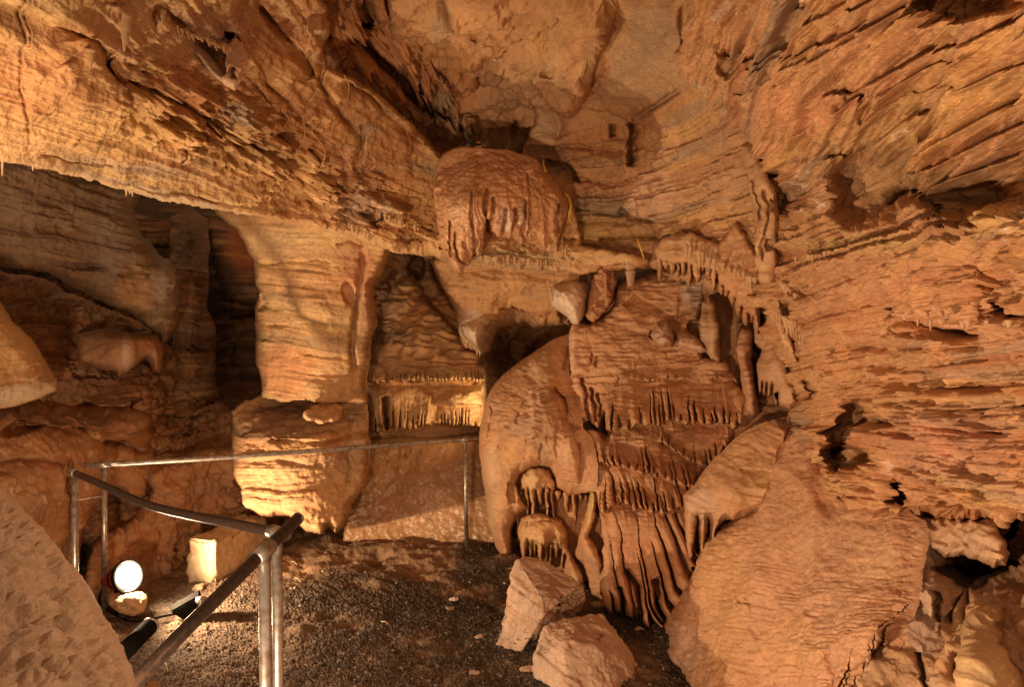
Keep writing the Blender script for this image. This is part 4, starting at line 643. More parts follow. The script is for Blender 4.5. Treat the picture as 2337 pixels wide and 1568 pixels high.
# rough rocks, bottom right
tag(sheet('rubble_wall', [(1950,1610),(1990,1500),(2030,1430),(2050,1350),(2060,1290),(2060,1200),(2110,1150),(2200,1120),(2300,1110),(2700,1120),(2700,1800),(1940,1800)],
    [(2060,1280,3.62),(2112,1240,3.43),(2100,1350,3.20),(2060,1470,2.97),(2012,1570,2.80),(2012,1650,2.75),(2145,1240,3.42),(2138,1350,3.12),(2108,1470,2.90),(2175,1215,3.7),(2180,1300,3.75),(2337,1150,3.5),(2337,1300,3.5),(2180,1320,3.75),(2260,1290,3.8),(2140,1440,3.10),(2100,1560,2.85),(2200,1480,2.80),(2337,1480,2.5),(2550,1300,2.4),(2200,1750,2.4),(2500,1600,2.1)],
    (ROUGH(.075,3,93),ROUGH(.03,9,94),RIP(.03,.012,11),lambda P,U,V: knobs(P,.03,.016,(0,2),9,-.2)*sstep(2250,2320,U)*sstep(1380,1430,V)), cst((.50,.34,.21),[(2110,1300,40,100,(.50,.40,.31),.9),(2110,1440,40,60,(.52,.41,.33),.8),(2240,1450,60,60,(.62,.45,.25),.8),(2200,1310,120,30,(.34,.19,.10),.7),(2337,1350,60,80,(.36,.2,.11),.6)],band=.1,spots=((.66,.5,.36),.05,1.0,.6)), R=5, back=.03, seal=.05, rough=(5,26), step=2.2, mat=M_ROCK, seed=73,
    ops=[('ledge',[(2120,1300),(2200,1290),(2337,1300)],26,.30),('pit',2270,1290,60,16,.3),('crack',[(2090,1480),(2110,1530),(2130,1600)],6,.12),('ledge',[(2120,1340),(2125,1400),(2140,1450)],10,-.12),('pit',2310,1200,14,40,.35),('pit',2240,1530,70,40,.12),('ledge',[(2160,1330),(2180,1380),(2175,1430)],10,.15),('ledge',[(2215,1350),(2218,1400),(2205,1440)],10,.12),('crack',[(2130,1350),(2128,1400),(2135,1430)],6,.15)]), kind='structure')
tag(sheet('pale_rock_slab', [(2015,1185),(2060,1170),(2140,1172),(2220,1180),(2270,1185),(2280,1215),(2295,1235),(2300,1265),(2296,1290),(2270,1296),(2240,1280),(2200,1270),(2155,1275),(2120,1255),(2085,1235),(2050,1225)],
    [(2020,1190,3.9),(2140,1175,3.6),(2290,1200,3.0),(2290,1290,2.85),(2150,1270,3.35),(2080,1230,3.55),(2220,1230,3.05)], (ROUGH(.035,3,95),RIP(.03,.012,12,.6),ROUGH(.01,14,96)), cst((.53,.35,.21),[(2200,1250,70,30,(.54,.38,.27),.6),(2290,1270,20,30,(.6,.42,.25),.7)],band=.05), R=18, back=.3, rough=(5,22), step=1.9, mat=M_FLOW, seed=74),
    'pale rippled rock slab overhanging the dark hollow at lower right', 'rock slab')
tag(sheet('rock_spur', [(2195,1420),(2220,1390),(2250,1380),(2290,1378),(2300,1400),(2310,1470),(2320,1560),(2310,1640),(2180,1640),(2190,1520)],
    [(2200,1420,2.7),(2270,1385,2.75),(2310,1480,2.6),(2250,1520,2.35),(2200,1640,2.3),(2310,1640,2.3)], (ROUGH(.04,3,97),RIP(.03,.010,14,.7)), cst((.60,.44,.24),band=.05), R=36, back=.35, rough=(4,24), step=1.9, mat=M_FLOW, seed=75),
    'rounded yellow tan rock spur near the bottom right corner', 'rock')
# ---- foreground mound, left
tag(sheet('foreground_mound', [(-350,1010),(-60,1060),(0,1108),(30,1140),(60,1172),(95,1205),(125,1245),(150,1280),(175,1305),(205,1345),(225,1385),(245,1420),(268,1455),(278,1480),(290,1510),(305,1545),(318,1600),(330,1720),(-350,1720)],
    [(0,1120,1.75),(150,1300,1.62),(250,1450,1.52),(310,1568,1.45),(0,1300,1.35),(0,1568,1.12),(150,1568,1.22),(-300,1400,1.0),(-200,1100,1.4),(200,1700,1.2)],
    (ROUGH(.03,3,98),lambda P,U,V: scallops(P,.021,.028,(0,1),3,.6),lambda P,U,V: .0035*fbm(P,45,4,.6)), cst((.55,.385,.245),band=0,mott=.2), R=60, back=.14, seal=.10, rough=(3,22), step=1.8, mat=rock_mat('dimpled_limestone',.85,.2,.5,160,.15), seed=76),
    'dimpled tan limestone mound close up at the lower left', 'rock')
# ------------------------------------------------------------------ closed solids and tubes
from mathutils import Vector, Matrix
def to_mesh(name, bm, mat, parent=None, smooth=True):
    me = bpy.data.meshes.new(name); bm.to_mesh(me); bm.free()
    if smooth: me.polygons.foreach_set('use_smooth', [True]*len(me.polygons))
    me.materials.append(mat); return link(name, me, parent)
def tube(name, pts, r, mat, parent=None, seg=14, caps=True, hollow=False, rs=None):
    bm = bmesh.new(); pts = [Vector(p) for p in pts]; rings = []
    t0 = (pts[1]-pts[0]).normalized(); up = Vector((0,0,1)) if abs(t0.z) < .9 else Vector((1,0,0))
    n = t0.cross(up).normalized()
    for i, p in enumerate(pts):
        t = (pts[min(i+1,len(pts)-1)]-pts[max(i-1,0)]).normalized()
        n = (n-t*n.dot(t)).normalized(); b = t.cross(n); rr = rs[i] if rs else r
        rings.append([bm.verts.new(p+rr*(math.cos(a)*n+math.sin(a)*b)) for a in [2*math.pi*k/seg for k in range(seg)]])
    for A, B in zip(rings, rings[1:]):
        for k in range(seg): bm.faces.new((A[k], A[(k+1)%seg], B[(k+1)%seg], B[k]))
    if caps and not hollow: bm.faces.new(rings[0][::-1]); bm.faces.new(rings[-1])
    if hollow:
        inner = []
        for i, p in enumerate(pts):
            inner.append([bm.verts.new(p+(v.co-p)*.88) for v in rings[i]])
        for A, B in zip(inner, inner[1:]):
            for k in range(seg): bm.faces.new((A[k], B[k], B[(k+1)%seg], A[(k+1)%seg]))
        for A, B in ((rings[-1], inner[-1]), (inner[0], rings[0])):
            for k in range(seg): bm.faces.new((A[k], A[(k+1)%seg], B[(k+1)%seg], B[k]))
        bm.faces.new(inner[0])
    bmesh.ops.recalc_face_normals(bm, faces=bm.faces)
    o = to_mesh(name, bm, mat, parent)
    o.data.polygons.foreach_set('use_smooth', [len(p.vertices) == 4 for p in o.data.polygons])
    return o
def smooth_path(pts, n=8):
    out = []; P = [Vector(p) for p in pts]
    for i in range(len(P)-1):
        a, b, c, d = P[max(i-1,0)], P[i], P[i+1], P[min(i+2,len(P)-1)]
        for k in range(n):
            t = k/n; out.append(.5*((2*b)+(c-a)*t+(2*a-5*b+4*c-d)*t*t+(3*b-a-3*c+d)*t**3))
    return out+[P[-1]]
def empty(name, loc):
    o = bpy.data.objects.new(name, None); scene.collection.objects.link(o); o.location = loc; o.empty_display_size = .1; return o
def root_at(name, loc, label, cat, group=None):
    return tag(empty(name, loc), label, cat, group)
def adopt(root, *objs):
    for o in objs: o.parent = root; o.matrix_parent_inverse = Matrix.Translation(-Vector(root.location))
RP = .0215
def rail(label, pts, mat, posts, gnd=True, fit=True, curve=8):
    """pipe rail on its posts: rail, posts, and a cast fitting where they meet"""
    r0 = root_at('pipe_railing', (pts[0][0], pts[0][1], 0), label, 'railing')
    P = smooth_path(pts, curve) if len(pts) > 2 else [Vector(p) for p in pts]
    adopt(r0, tube('rail', P, RP, mat))
    for top, foot in posts:
        top, foot = Vector(top), Vector(foot); ax = (foot-top).normalized()
        p = tube('post', [top, foot], RP*.96, M_GALV); adopt(r0, p)
        # which way the rail runs here
        i = min(range(len(P)-1), key=lambda i: (P[i]-top).length+(P[i+1]-top).length)
        q = (P[i+1]-P[i]).normalized(); c = P[i]+q*((top-P[i]).dot(q))
        f = tube('fitting', [c-q*.045, c-q*.043, c+q*.043, c+q*.045], RP*1.25, M_GALV, rs=[RP*1.05,RP*1.32,RP*1.32,RP*1.05])
        s = tube('socket', [c, c+ax*.03, c+ax*.05, c+ax*.105, c+ax*.11], RP*1.3, M_GALV, rs=[RP*.9,RP*1.1,RP*1.4,RP*1.4,RP*1.1])
        b = tube('screw', [c+ax*.075+Vector((0,-RP*1.3,0)), c+ax*.075+Vector((.004,-RP*1.55,0))], .006, M_BLACK, seg=8)
        adopt(r0, f, s); f.name = 'fitting'; s.parent = f; s.matrix_parent_inverse = Matrix.Translation(-Vector(r0.location)); b.parent = f; b.matrix_parent_inverse = Matrix.Translation(-Vector(r0.location))
    return r0
def g0(x, y): d = H*F/(y-CY); return at(x, y, d)
# far straight railing
def onl(a, b, x):
    t = (x-a[0])/(b[0]-a[0]); iz = (1-t)/a[2]+t/b[2]; return at(x, a[1]+(b[1]-a[1])*t, 1/iz)
a, b = (190,1063,5.75), (1092,1001,7.75)
p1, p2 = onl(a, b, 238), onl(a, b, 1061)
rail('long straight steel railing across the far side of the gravel', [at(*a), onl(a,b,500)[:2]+(onl(a,b,500)[2]-.012,), onl(a,b,800)[:2]+(onl(a,b,800)[2]-.008,), at(*b)], M_GALV,
     [(p1, (p1[0], p1[1], .0)), (p2, (p2[0]+.02, p2[1]-.02, .02))], curve=3)
# curved dark railing
cp = [at(167,1079,4.75), at(240,1110,4.35), at(330,1150,3.95), at(430,1176,3.55), at(530,1195,3.2), at(655,1222,2.9)]
t1 = cp[0]; e1 = at(632,1217,2.95)
rail('dark railing bowing down from the left post to the near posts', cp, M_RAIL, [((t1[0]+.012,t1[1],t1[2]), (t1[0]+.012,t1[1],.02)), (e1, (e1[0]+.01,e1[1],-.02))])
tube_end = None
# near sloping handrail
np_ = [at(270,1605,1.95), at(400,1462,2.1), at(600,1262,2.5), at(680,1184,2.72)]
t2 = at(604,1259,2.5)
rail('rusty dark handrail slanting up from the bottom left beside the mound', np_, M_RAIL, [((t2[0],t2[1],t2[2]), (t2[0]+.012,t2[1],-.05))], curve=6)

e_ = (Vector(np_[-1])-Vector(np_[-2])).normalized(); cap_ = tube('end_cap', [Vector(np_[-1])-e_*.002, Vector(np_[-1])+e_*.006], RP*1.03, M_GALV)
hr_ = [o for o in scene.objects if o.get('label','').startswith('rusty dark handrail')][0]; adopt(hr_, cap_)
# concrete kerb block
def box_pts(name, base, top, mat, rough=.012, cuts=14):
    """block from four foot points and four head points (clockwise)"""
    bm = bmesh.new(); v = [bm.verts.new(p) for p in base+top]
    for f in ((3,2,1,0),(4,5,6,7),(0,1,5,4),(1,2,6,5),(2,3,7,6),(3,0,4,7)): bm.faces.new([v[i] for i in f])
    bmesh.ops.bevel(bm, geom=list(bm.edges), offset=.012, segments=2, affect='EDGES')
    bmesh.ops.subdivide_edges(bm, edges=list(bm.edges), cuts=cuts, use_grid_fill=True)
    bmesh.ops.recalc_face_normals(bm, faces=bm.faces); bm.normal_update()
    co = np.array([x.co for x in bm.verts]); nn = np.array([x.normal for x in bm.verts])
    h = rough*fbm(co, 9, 5, .6, seed=3)
    for x, c in zip(bm.verts, co+nn*h[:,None]): x.co = c
    return to_mesh(name, bm, mat)
q0, q1, q2 = g0(430,1334), g0(490,1340), g0(606,1262)
q1 = Vector(q1); q2 = Vector(q2); q0 = Vector(q0); L_ = q2-q1; q3 = q0+L_
hh = Vector((0,0,.40)); e = Vector((0,0,-.05))
tag(box_pts('concrete_block', [q0+e,q1+e,q2+e,q3+e], [q0+hh,q1+hh+Vector((0,0,-.01)),q2+hh*.9,q3+hh*.9], M_CONC, .045), 'concrete block on the gravel, its left end lit white by the floodlight', 'concrete block')

# visible floodlight: red housing, clamp, glowing lens
M_GLOW, nt_, b_, L2 = nodes_mat('lit_lens')
b_.inputs['Emission Color'].default_value = (1,.80,.52,1); b_.inputs['Emission Strength'].default_value = 170; b_.inputs['Base Color'].default_value = (1,.9,.7,1)
C0 = Vector(LAMP)
M_BOWL, ntb_, bb2_, L3_ = nodes_mat('lamp_reflector')
bb2_.inputs['Base Color'].default_value = (.9,.8,.6,1); bb2_.inputs['Roughness'].default_value = .35; bb2_.inputs['Metallic'].default_value = .6
C0 = Vector(LAMP); dirv = (Vector(at(900,1180,4.6))-C0).normalized()
fl_ = root_at('floodlight', (C0.x, C0.y, 0), 'lit floodlight glaring on the mud at the left', 'floodlight')
h1 = tube('housing', [C0-dirv*.30, C0-dirv*.27, C0-dirv*.16, C0-dirv*.04, C0], .1, M_RED, rs=[.03,.05,.068,.115,.126], seg=24, hollow=True)
ln = tube('reflector', [C0-dirv*.075, C0-dirv*.07, C0-dirv*.05, C0-dirv*.02, C0+dirv*.012], .1, M_BOWL, rs=[.012,.045,.080,.104,.122], seg=32, caps=False)
bb_ = bmesh.new(); bmesh.ops.create_uvsphere(bb_, u_segments=24, v_segments=14, radius=.088)
for v in bb_.verts: v.co += C0-dirv*.005
blb = to_mesh('bulb', bb_, M_GLOW)
bz = tube('bezel', [C0-dirv*.02, C0+dirv*.012], .128, M_BLACK, hollow=True, seg=28)
bk = tube('bracket', [C0-dirv*.15+Vector((0,0,-.05)), (C0.x-.10, C0.y+.02, .05), (C0.x-.10, C0.y+.02, -.02)], .014, M_BLACK)
bd = tube('band', [C0-dirv*.13, C0-dirv*.09], .088, M_BLACK, seg=24)
adopt(fl_, h1, ln, bk, bd, bz, blb)

cbl = tube('cable', smooth_path([C0-dirv*.28, C0-dirv*.36+Vector((0,0,-.12)), Vector(g0(240,1395))+Vector((0,0,.02)), Vector(g0(300,1425))+Vector((0,0,.02)), Vector(g0(380,1412))+Vector((0,0,.02)), Vector(g0(425,1402))+Vector((0,0,.02))], 6), .008, M_BLACK, seg=8)
adopt(fl_, cbl)
# unlit floodlight lying on the gravel, seen from behind
def cyl(name, a, b, ra, rb, mat, seg=20): return tube(name, [a, Vector(a).lerp(Vector(b),.5), b], ra, mat, seg=seg, rs=[ra,(ra+rb)/2,rb])
D0 = Vector(at(432,1384,5.7)); fd = Vector((-.25,.15,.75)).normalized()
f2 = root_at('floodlight', (D0.x, D0.y, 0), 'small unlit black floodlight on the gravel behind the slanting handrail', 'floodlight')
bm = bmesh.new(); bmesh.ops.create_cube(bm, size=1)
for v in bm.verts:
    s = 1.25 if v.co.z > 0 else .8; v.co = Vector((v.co.x*.19*s, v.co.y*.10, v.co.z*.13))
bmesh.ops.bevel(bm, geom=list(bm.edges), offset=.012, segments=2, affect='EDGES')
hb = to_mesh('housing', bm, M_BLACK, smooth=False); hb.data.transform(Matrix.Translation(D0)@Matrix.Rotation(math.radians(-22),4,'Y')@Matrix.Rotation(math.radians(25),4,'X')@Matrix.Rotation(math.radians(15),4,'Z'))
j = cyl('joint', D0+Vector((.08,-.02,.055)), D0+Vector((.13,-.04,.05)), .035, .035, M_GALV)
st = tube('stake', [D0+Vector((.10,-.03,.04)), D0+Vector((.07,-.07,-.07)), D0+Vector((.05,-.08,-.16))], .014, M_GALV)
adopt(f2, hb, j, st)
# dark spotlight can behind the mound
pa, pb = Vector(at(262,1510,3.6)), Vector(at(341,1431,4.1))
f3 = root_at('spotlight_can', (pa.x, pa.y, 0), 'dark cylindrical spotlight can with open round end behind the mound', 'spotlight')
can = tube('can', [pa, pa.lerp(pb,.5), pb], .045, M_BLACK, hollow=True, seg=28)
ax = (pb-pa).normalized()
rim = tube('rim', [pb-ax*.012, pb+ax*.004], .0475, M_GALV, hollow=True, seg=28)
glass = tube('glass', [pb-ax*.06, pb-ax*.055], .039, M_GALV, seg=28)
adopt(f3, can, rim, glass)

# ------------------------------------------------------------------ boulders
def boulder(name, pts, label, base=(.52,.39,.29), seed=0, det=(.012,9), sub=5, bev=.03, blobs=(), extra=None, cat='boulder', mat=None, big=1.0):
    bm = bmesh.new()
    for p in pts: bm.verts.new(p)
    r = bmesh.ops.convex_hull(bm, input=list(bm.verts))
    bmesh.ops.delete(bm, geom=[v for v in bm.verts if not v.link_faces], context='VERTS')
    bmesh.ops.dissolve_limit(bm, angle_limit=.06, verts=list(bm.verts), edges=list(bm.edges))
    bmesh.ops.bevel(bm, geom=list(bm.edges)+list(bm.verts), offset=bev, segments=2, affect='EDGES', profile=.6, clamp_overlap=True)
    bmesh.ops.triangulate(bm, faces=list(bm.faces))
    for _ in range(7):
        es = [e for e in bm.edges if e.calc_length() > .016]
        if not es or len(bm.verts) > 60000: break
        bmesh.ops.subdivide_edges(bm, edges=es, cuts=1); bmesh.ops.triangulate(bm, faces=[f for f in bm.faces if len(f.verts) > 3])
    for _ in range(2): bmesh.ops.smooth_vert(bm, verts=list(bm.verts), factor=.5, use_axis_x=True, use_axis_y=True, use_axis_z=True)
    bm.normal_update(); co = np.array([x.co for x in bm.verts]); nn = np.array([x.normal for x in bm.verts])
    P = co[None]; h = big*.03*fbm(P,2.2,3,seed=seed)+1.4*det[0]*fbm(P,det[1],5,.6,seed=seed+2)-.012*big*sstep(.8,.97,ridged(P,4,3,seed=seed))+.5*big*strata(P,.06,.02,2.5,(.5,.2,.8),seed,2)
    U = CX+co[:,0]/co[:,1]*F; V = CY-(co[:,2]-H)/co[:,1]*F
    if extra is not None: h = h+extra(P, U[None], V[None])
    co2 = co+nn*h[0][:,None]
    for x, c in zip(bm.verts, co2): x.co = c
    C = pigment(P, U[None], V[None], base, blobs, band=.08, mott=.22, seed=seed)[0]
    me = bpy.data.meshes.new(name); bm.to_mesh(me); bm.free(); me.polygons.foreach_set('use_smooth', [True]*len(me.polygons))
    ca = me.attributes.new('pigment','FLOAT_COLOR','POINT'); c4 = np.ones((len(C),4),np.float32); c4[:,:3] = C; ca.data.foreach_set('color', c4.ravel())
    me.materials.append(mat or M_ROCK); return tag(link(name, me), label, cat)
boulder('boulder', [at(1183,1281,5.55),at(1215,1274,5.75),at(1262,1292,5.6),at(1332,1347,5.3),at(1322,1352,5.6),at(1300,1365,5.15),at(1237,1362,4.98),at(1240,1408,4.93),at(1128,1474,5.12),at(1190,1490,4.98),at(1232,1484,5.7),at(1312,1425,6.1),at(1150,1380,5.25),at(1188,1440,5.7),at(1300,1385,5.9),at(1312,1362,5.2)],
    'tall angular pinkish boulder with a sharp crest on the gravel', (.54,.40,.30), 101, (.012,8))
def holes(P,U,V):
    return -.05*sstep(.30,.7,fbm(P,11,3,seed=5))*np.exp(-(((U-1305)/45)**2+((V-1455)/22)**2))
boulder('boulder', [at(1228,1470,4.75),at(1240,1440,4.85),at(1300,1408,5.05),at(1372,1400,5.1),at(1390,1425,5.0),at(1425,1470,4.9),at(1460,1535,4.8),at(1467,1560,4.7),at(1420,1610,4.3),at(1300,1600,4.2),at(1222,1545,4.55),at(1225,1500,4.6),at(1290,1470,4.5),at(1370,1480,4.55),at(1330,1440,4.75),at(1240,1530,5.1),at(1430,1540,5.2)],
    'squat pale boulder with a pitted top in front of the angular one', (.56,.42,.31), 113, (.010,10), extra=holes)
rr = random.Random(5)
def stone(x, y, s, label, base, cat='stone', d=None):
    d = d or H*F/(y-CY); c = Vector(at(x, y, d))+Vector((0,0,s*.25)); pts = []
    for k in range(16):
        v = Vector([rr.gauss(0,1) for _ in range(3)]).normalized(); pts.append(c+Vector((v.x*s, v.y*s*.7, v.z*s*.5)))
    return boulder('stone', pts, label, base, int(x), (s*.12, 2.5/s), bev=s*.12, cat=cat, big=0)
stone(1207,1292-0,.05,'dark lump of stone by the crest of the angular boulder',(.34,.27,.2))
stone(1035,1372,.045,'small white stone lying alone on the dark gravel',(.72,.60,.48))
stone(1027,1392,.04,'flat grey stone just below the small white one',(.40,.31,.24))
stone(1168,1304,.06,'brown clod where the dome meets the gravel',(.40,.25,.15))
stone(1370,1392,.09,'flat grey stone between the two boulders and the cascade',(.38,.28,.20))
stone(1462,1446,.06,'small tan stone at the foot of the cascade folds',(.50,.36,.24))
stone(1420,1412,.05,'light chip of rock on the gravel under the cascade',(.46,.36,.28))
stone(1093,1457,.035,'tiny pale stone on the gravel left of the boulders',(.62,.50,.40))
stone(1082,1540,.04,'tiny tan stone near the bottom edge of the gravel',(.45,.34,.25))
stone(1205,1535,.055,'rounded brown stone touching the squat boulder',(.42,.3,.21))
stone(455,1348,.07,'crumbled tan stone beside the concrete block end',(.5,.36,.24))
stone(1507,1462,.05,'brown stone between the cascade foot and the rippled slope',(.40,.27,.18))
# rock that carries the lit lamp
boulder('rock', [at(248,1352,5.9),at(300,1345,5.8),at(333,1362,5.75),at(328,1375,5.7),at(330,1400,5.6),at(300,1408,5.6),at(262,1400,5.6),at(250,1380,5.7),at(290,1370,5.4),at(255,1370,6.1),at(320,1380,6.0)], 'jagged orange rock directly under the glowing floodlight', (.5,.31,.17), 131, (.02,9), cat='rock')
boulder('rock', [at(1060,1600,4.35),at(310,1552,3.2),at(330,1548,3.3),at(372,1570,3.25),at(380,1600,3.0),at(300,1620,2.9),at(300,1580,3.0)][1:], 'edge of a tan stone slab under the foot of the slanting handrail', (.5,.36,.24), 132, (.01,9), cat='rock')
# flat slab and pale plate in the passage area
boulder('rock_slab', [at(695,945,7.0),at(720,928,7.3),at(760,924,7.4),at(782,935,7.2),at(770,955,6.9),at(735,965,6.8),at(705,958,6.9),at(700,950,7.2),at(775,950,7.2)], 'thin oval slab of rock lying on the undercut ledge', (.56,.36,.2), 133, (.01,9), cat='rock slab')
boulder('rock_slab', [at(190,905,6.0),at(250,893,6.3),at(305,915,6.2),at(300,926,6.0),at(220,926,5.8),at(190,915,6.1),at(260,920,6.4)], 'dark flat slab resting on the muddy ledge at far left', (.26,.15,.09), 134, (.015,6), cat='rock slab')

# small clay pot by the roof
pp = Vector(at(1439,640,6.2)); u = 6.2/F
bm = bmesh.new(); prof = [(8,0),(10,14),(12,28),(13.5,36),(14.5,37),(14.5,42),(12,42),(11,36),(9,10)]; sg = 24; rings = []
for r_, z_ in prof: rings.append([bm.verts.new(pp+Vector((r_*u*math.cos(2*math.pi*k/sg)*.85, r_*u*math.sin(2*math.pi*k/sg)*.85, (z_-16)*u*.85))) for k in range(sg)])
for A, B in zip(rings, rings[1:]):
    for k in range(sg): bm.faces.new((A[k],A[(k+1)%sg],B[(k+1)%sg],B[k]))
bm.faces.new(rings[0][::-1]); bm.faces.new(rings[-1])
tag(to_mesh('clay_pot', bm, M_POT), 'small clay coloured cup standing on the rock under the roof', 'cup')
tag(tube('drip_pipe', [at(1433,612,6.15), at(1431,592,6.2), at(1427,578,6.3)], .008, M_PALEST, seg=8), 'short pale tube hanging just above the clay cup', 'tube')
def cable(label, pts, r=.0065, mat=M_CORD, name='cable', cat='cable'): return tag(tube(name, smooth_path([at(*p) for p in pts], 6), r, mat, seg=8), label, cat)
cable('yellow cable over the right shoulder of the hanging flowstone', [(1240,365,6.55),(1241,375,6.45),(1245,390,6.35)])
cable('longer yellow cable running down beside the hanging flowstone', [(1290,440,6.35),(1299,452,6.25),(1303,468,6.15),(1299,485,6.15),(1299,498,6.2),(1306,511,6.25)])
cable('short yellow cable dangling near the clay cup', [(1455,545,5.95),(1460,560,5.9),(1465,575,5.9),(1470,590,6.0)])
cable('dark green cable in the crevice behind the hanging flowstone', [(1060,300,6.7),(1068,318,6.7),(1080,328,6.7),(1098,328,6.6),(1108,332,6.6)], .01, M_GREEN)
cable('thin yellow tie lying in the roof crevice', [(1088,324,6.6),(1098,327,6.6),(1108,333,6.55)], .007)
cable('wire strung between the two leftmost railing posts', [(174,1142,4.75),(200,1138,5.1),(240,1132,5.7)], .003, M_GALV, 'wire', 'wire')

# roots
RG = 'hair thin roots hanging on the rock'
def root_(pts, lab='hair thin pale root trailing down the rock'):
    tag(tube('root', smooth_path([at(*p) for p in pts], 5), .003, M_ROOT, seg=5, rs=None), lab, 'root', None)
for i, (pts, lab) in enumerate([
    ([(1320,70,5.3),(1312,105,5.55),(1302,140,5.75),(1298,165,5.9)],'straight root beside the jutting orange block in the roof'),
    ([(1387,232,6.2),(1382,255,6.25),(1364,280,6.35),(1352,310,6.4),(1352,335,6.4)],'kinked root crossing the corner below the grey roof panel'),
    ([(1352,330,6.45),(1360,355,6.45),(1352,375,6.4),(1345,385,6.4)],'short curly root on the bedded face under the grey roof panel'),
    ([(1420,70,5.3),(1412,105,5.6),(1398,130,5.75),(1405,160,5.8)],'curved root on the upper grey roof panel'),
    ([(1443,0,4.5),(1480,14,4.5),(1520,8,4.4),(1545,2,4.2)],'root lying along the top edge of the roof panel'),
    ([(1240,110,5.6),(1238,70,5.2),(1218,85,5.6),(1200,93,5.8)],'root along the crack in the smooth roof panel'),
    ([(785,170,5.0),(796,195,5.1),(792,225,5.1),(782,250,5.1)],'loop of root on the flat face left of the roof crevice'),
    ([(922,265,6.0),(928,300,6.1),(936,320,6.1),(934,345,6.2)],'wavy root left of the hanging flowstone'),
    ([(665,250,4.9),(655,280,4.8),(640,300,4.75),(618,312,4.6)],'forked root on the roof slab'),
    ([(722,235,5.1),(715,262,5.0),(690,285,4.9)],'bent root above the tangle on the roof slab'),
    ([(700,290,5.0),(735,330,5.1),(742,355,5.1),(728,390,5.2)],'long root below the tangle on the roof slab'),
    ([(690,260,4.95),(696,300,4.95),(688,330,4.95),(676,345,4.9)],'root in the middle of the tangle on the roof slab'),
    ([(1372,455,6.4),(1352,465,6.35),(1348,485,6.35),(1356,505,6.4)],'pale root on the dark bedded rock right of the flowstone'),
    ([(1100,294,7.1),(1106,280,7.1),(1116,275,7.2)],'tiny root across the dark hole of the crevice'),
    ([(1344,368,6.4),(1342,392,6.4),(1358,410,6.4)],'small root between the roof corner and the cable'),
    ([(1568,170,4.35),(1572,200,4.5),(1570,225,4.55),(1578,245,4.6)],'root dangling from the pale tip of the bedded wall')]):
    root_(pts, lab)
# straws of grass on the gravel
for x, y, dx, dy, lab in ((842,1510,5,20,None),(376,1525,7,20,'bright straw standing in the gravel by the handrail'),(664,1290,14,8,'straw on the trodden mud behind the near posts'),(870,1430,17,7,'dry straw on the gravel left of centre'),(1094,1345,14,14,None),(672,1328,14,10,'second straw lower on the lit gravel')):
    if lab: 
        p, q = Vector(g0(x,y)), Vector(g0(x+dx,y+dy)); z = Vector((0,0,.035)); tag(tube('straw', [p+z, p.lerp(q,.5)+z*1.3, q+z], .003, M_STRAW, seg=5), lab, 'straw')

# ------------------------------------------------------------------ stalactites and drips
def stal(x, y, L, w, d, seed, lab=None, grp=None, lean=0, mat=None, base=(.55,.35,.19)):
    """one dripstone hanging from (x, y); length and width in frame units"""
    r = random.Random(seed); u = d/F; n = 9; seg = 9; bm = bmesh.new(); rings = []
    top = Vector(at(x, y, d)); L *= u; w *= u
    for i in range(n+1):
        t = i/n; rad = w*.5*((1-t)**.7*.9+.12)*(1+.18*math.sin(i*2.1+seed)); c = top+Vector((lean*L*t+r.uniform(-.05,.05)*w, 0, L*.12-L*t*1.12))
        rings.append([bm.verts.new(c+rad*Vector((math.cos(a), math.sin(a), 0))*(1+.15*math.sin(3*a+seed))) for a in [2*math.pi*k/seg for k in range(seg)]])
    for A, B in zip(rings, rings[1:]):
        for k in range(seg): bm.faces.new((A[k],B[k],B[(k+1)%seg],A[(k+1)%seg]))
    bm.faces.new(rings[-1][::-1]); bm.faces.new(rings[0])
    me = bpy.data.meshes.new('stalactite'); bm.to_mesh(me); bm.free(); me.polygons.foreach_set('use_smooth', [True]*len(me.polygons))
    ca = me.attributes.new('pigment','FLOAT_COLOR','POINT'); ca.data.foreach_set('color', [*base,1]*len(me.vertices)); me.materials.append(M_FLOW)
    return tag(link('stalactite', me), lab, 'stalactite', grp)
stal(285,40,75,30,2.93,1,'large pale cone stalactite near the top left of the roof slab',base=(.66,.45,.24))
stal(206,118,36,24,2.86,2,'blunt stalactite left of the large pale cone',base=(.63,.41,.22))
stal(162,170,26,22,2.9,3,'stubby stalactite with a wet tip, lower left of the blunt one',base=(.63,.41,.22))
stal(150,172,22,14,2.9,4,'little stalactite touching the stubby one',base=(.63,.41,.22))
stal(538,60,40,9,3.9,5,'thin pale stalactite above the folded curtain',base=(.66,.47,.32))
stal(370,25,34,16,3.15,6,'small stalactite right of the large pale cone',base=(.6,.42,.24))
for i,(x,y,L,lab) in enumerate(((288,434,14,None),(296,434,9,None),(302,434,14,None),(75,378,12,None),(5,362,40,None))):
    stal(x,y,L,5 if x>10 else 7,3.85 if x>200 else 3.1,20+i,{0:'left straw stalactite of the trio under the slab edge',1:'middle and shortest straw of the trio under the slab edge',2:'right straw stalactite of the trio under the slab edge',3:'lone straw stalactite at the slab edge far left',4:'pale stalactite at the very left frame edge'}[i],base=(.66,.47,.3))
ORD = 'leftmost second third fourth fifth sixth seventh eighth ninth tenth eleventh twelfth thirteenth fourteenth fifteenth sixteenth seventeenth eighteenth'.split()
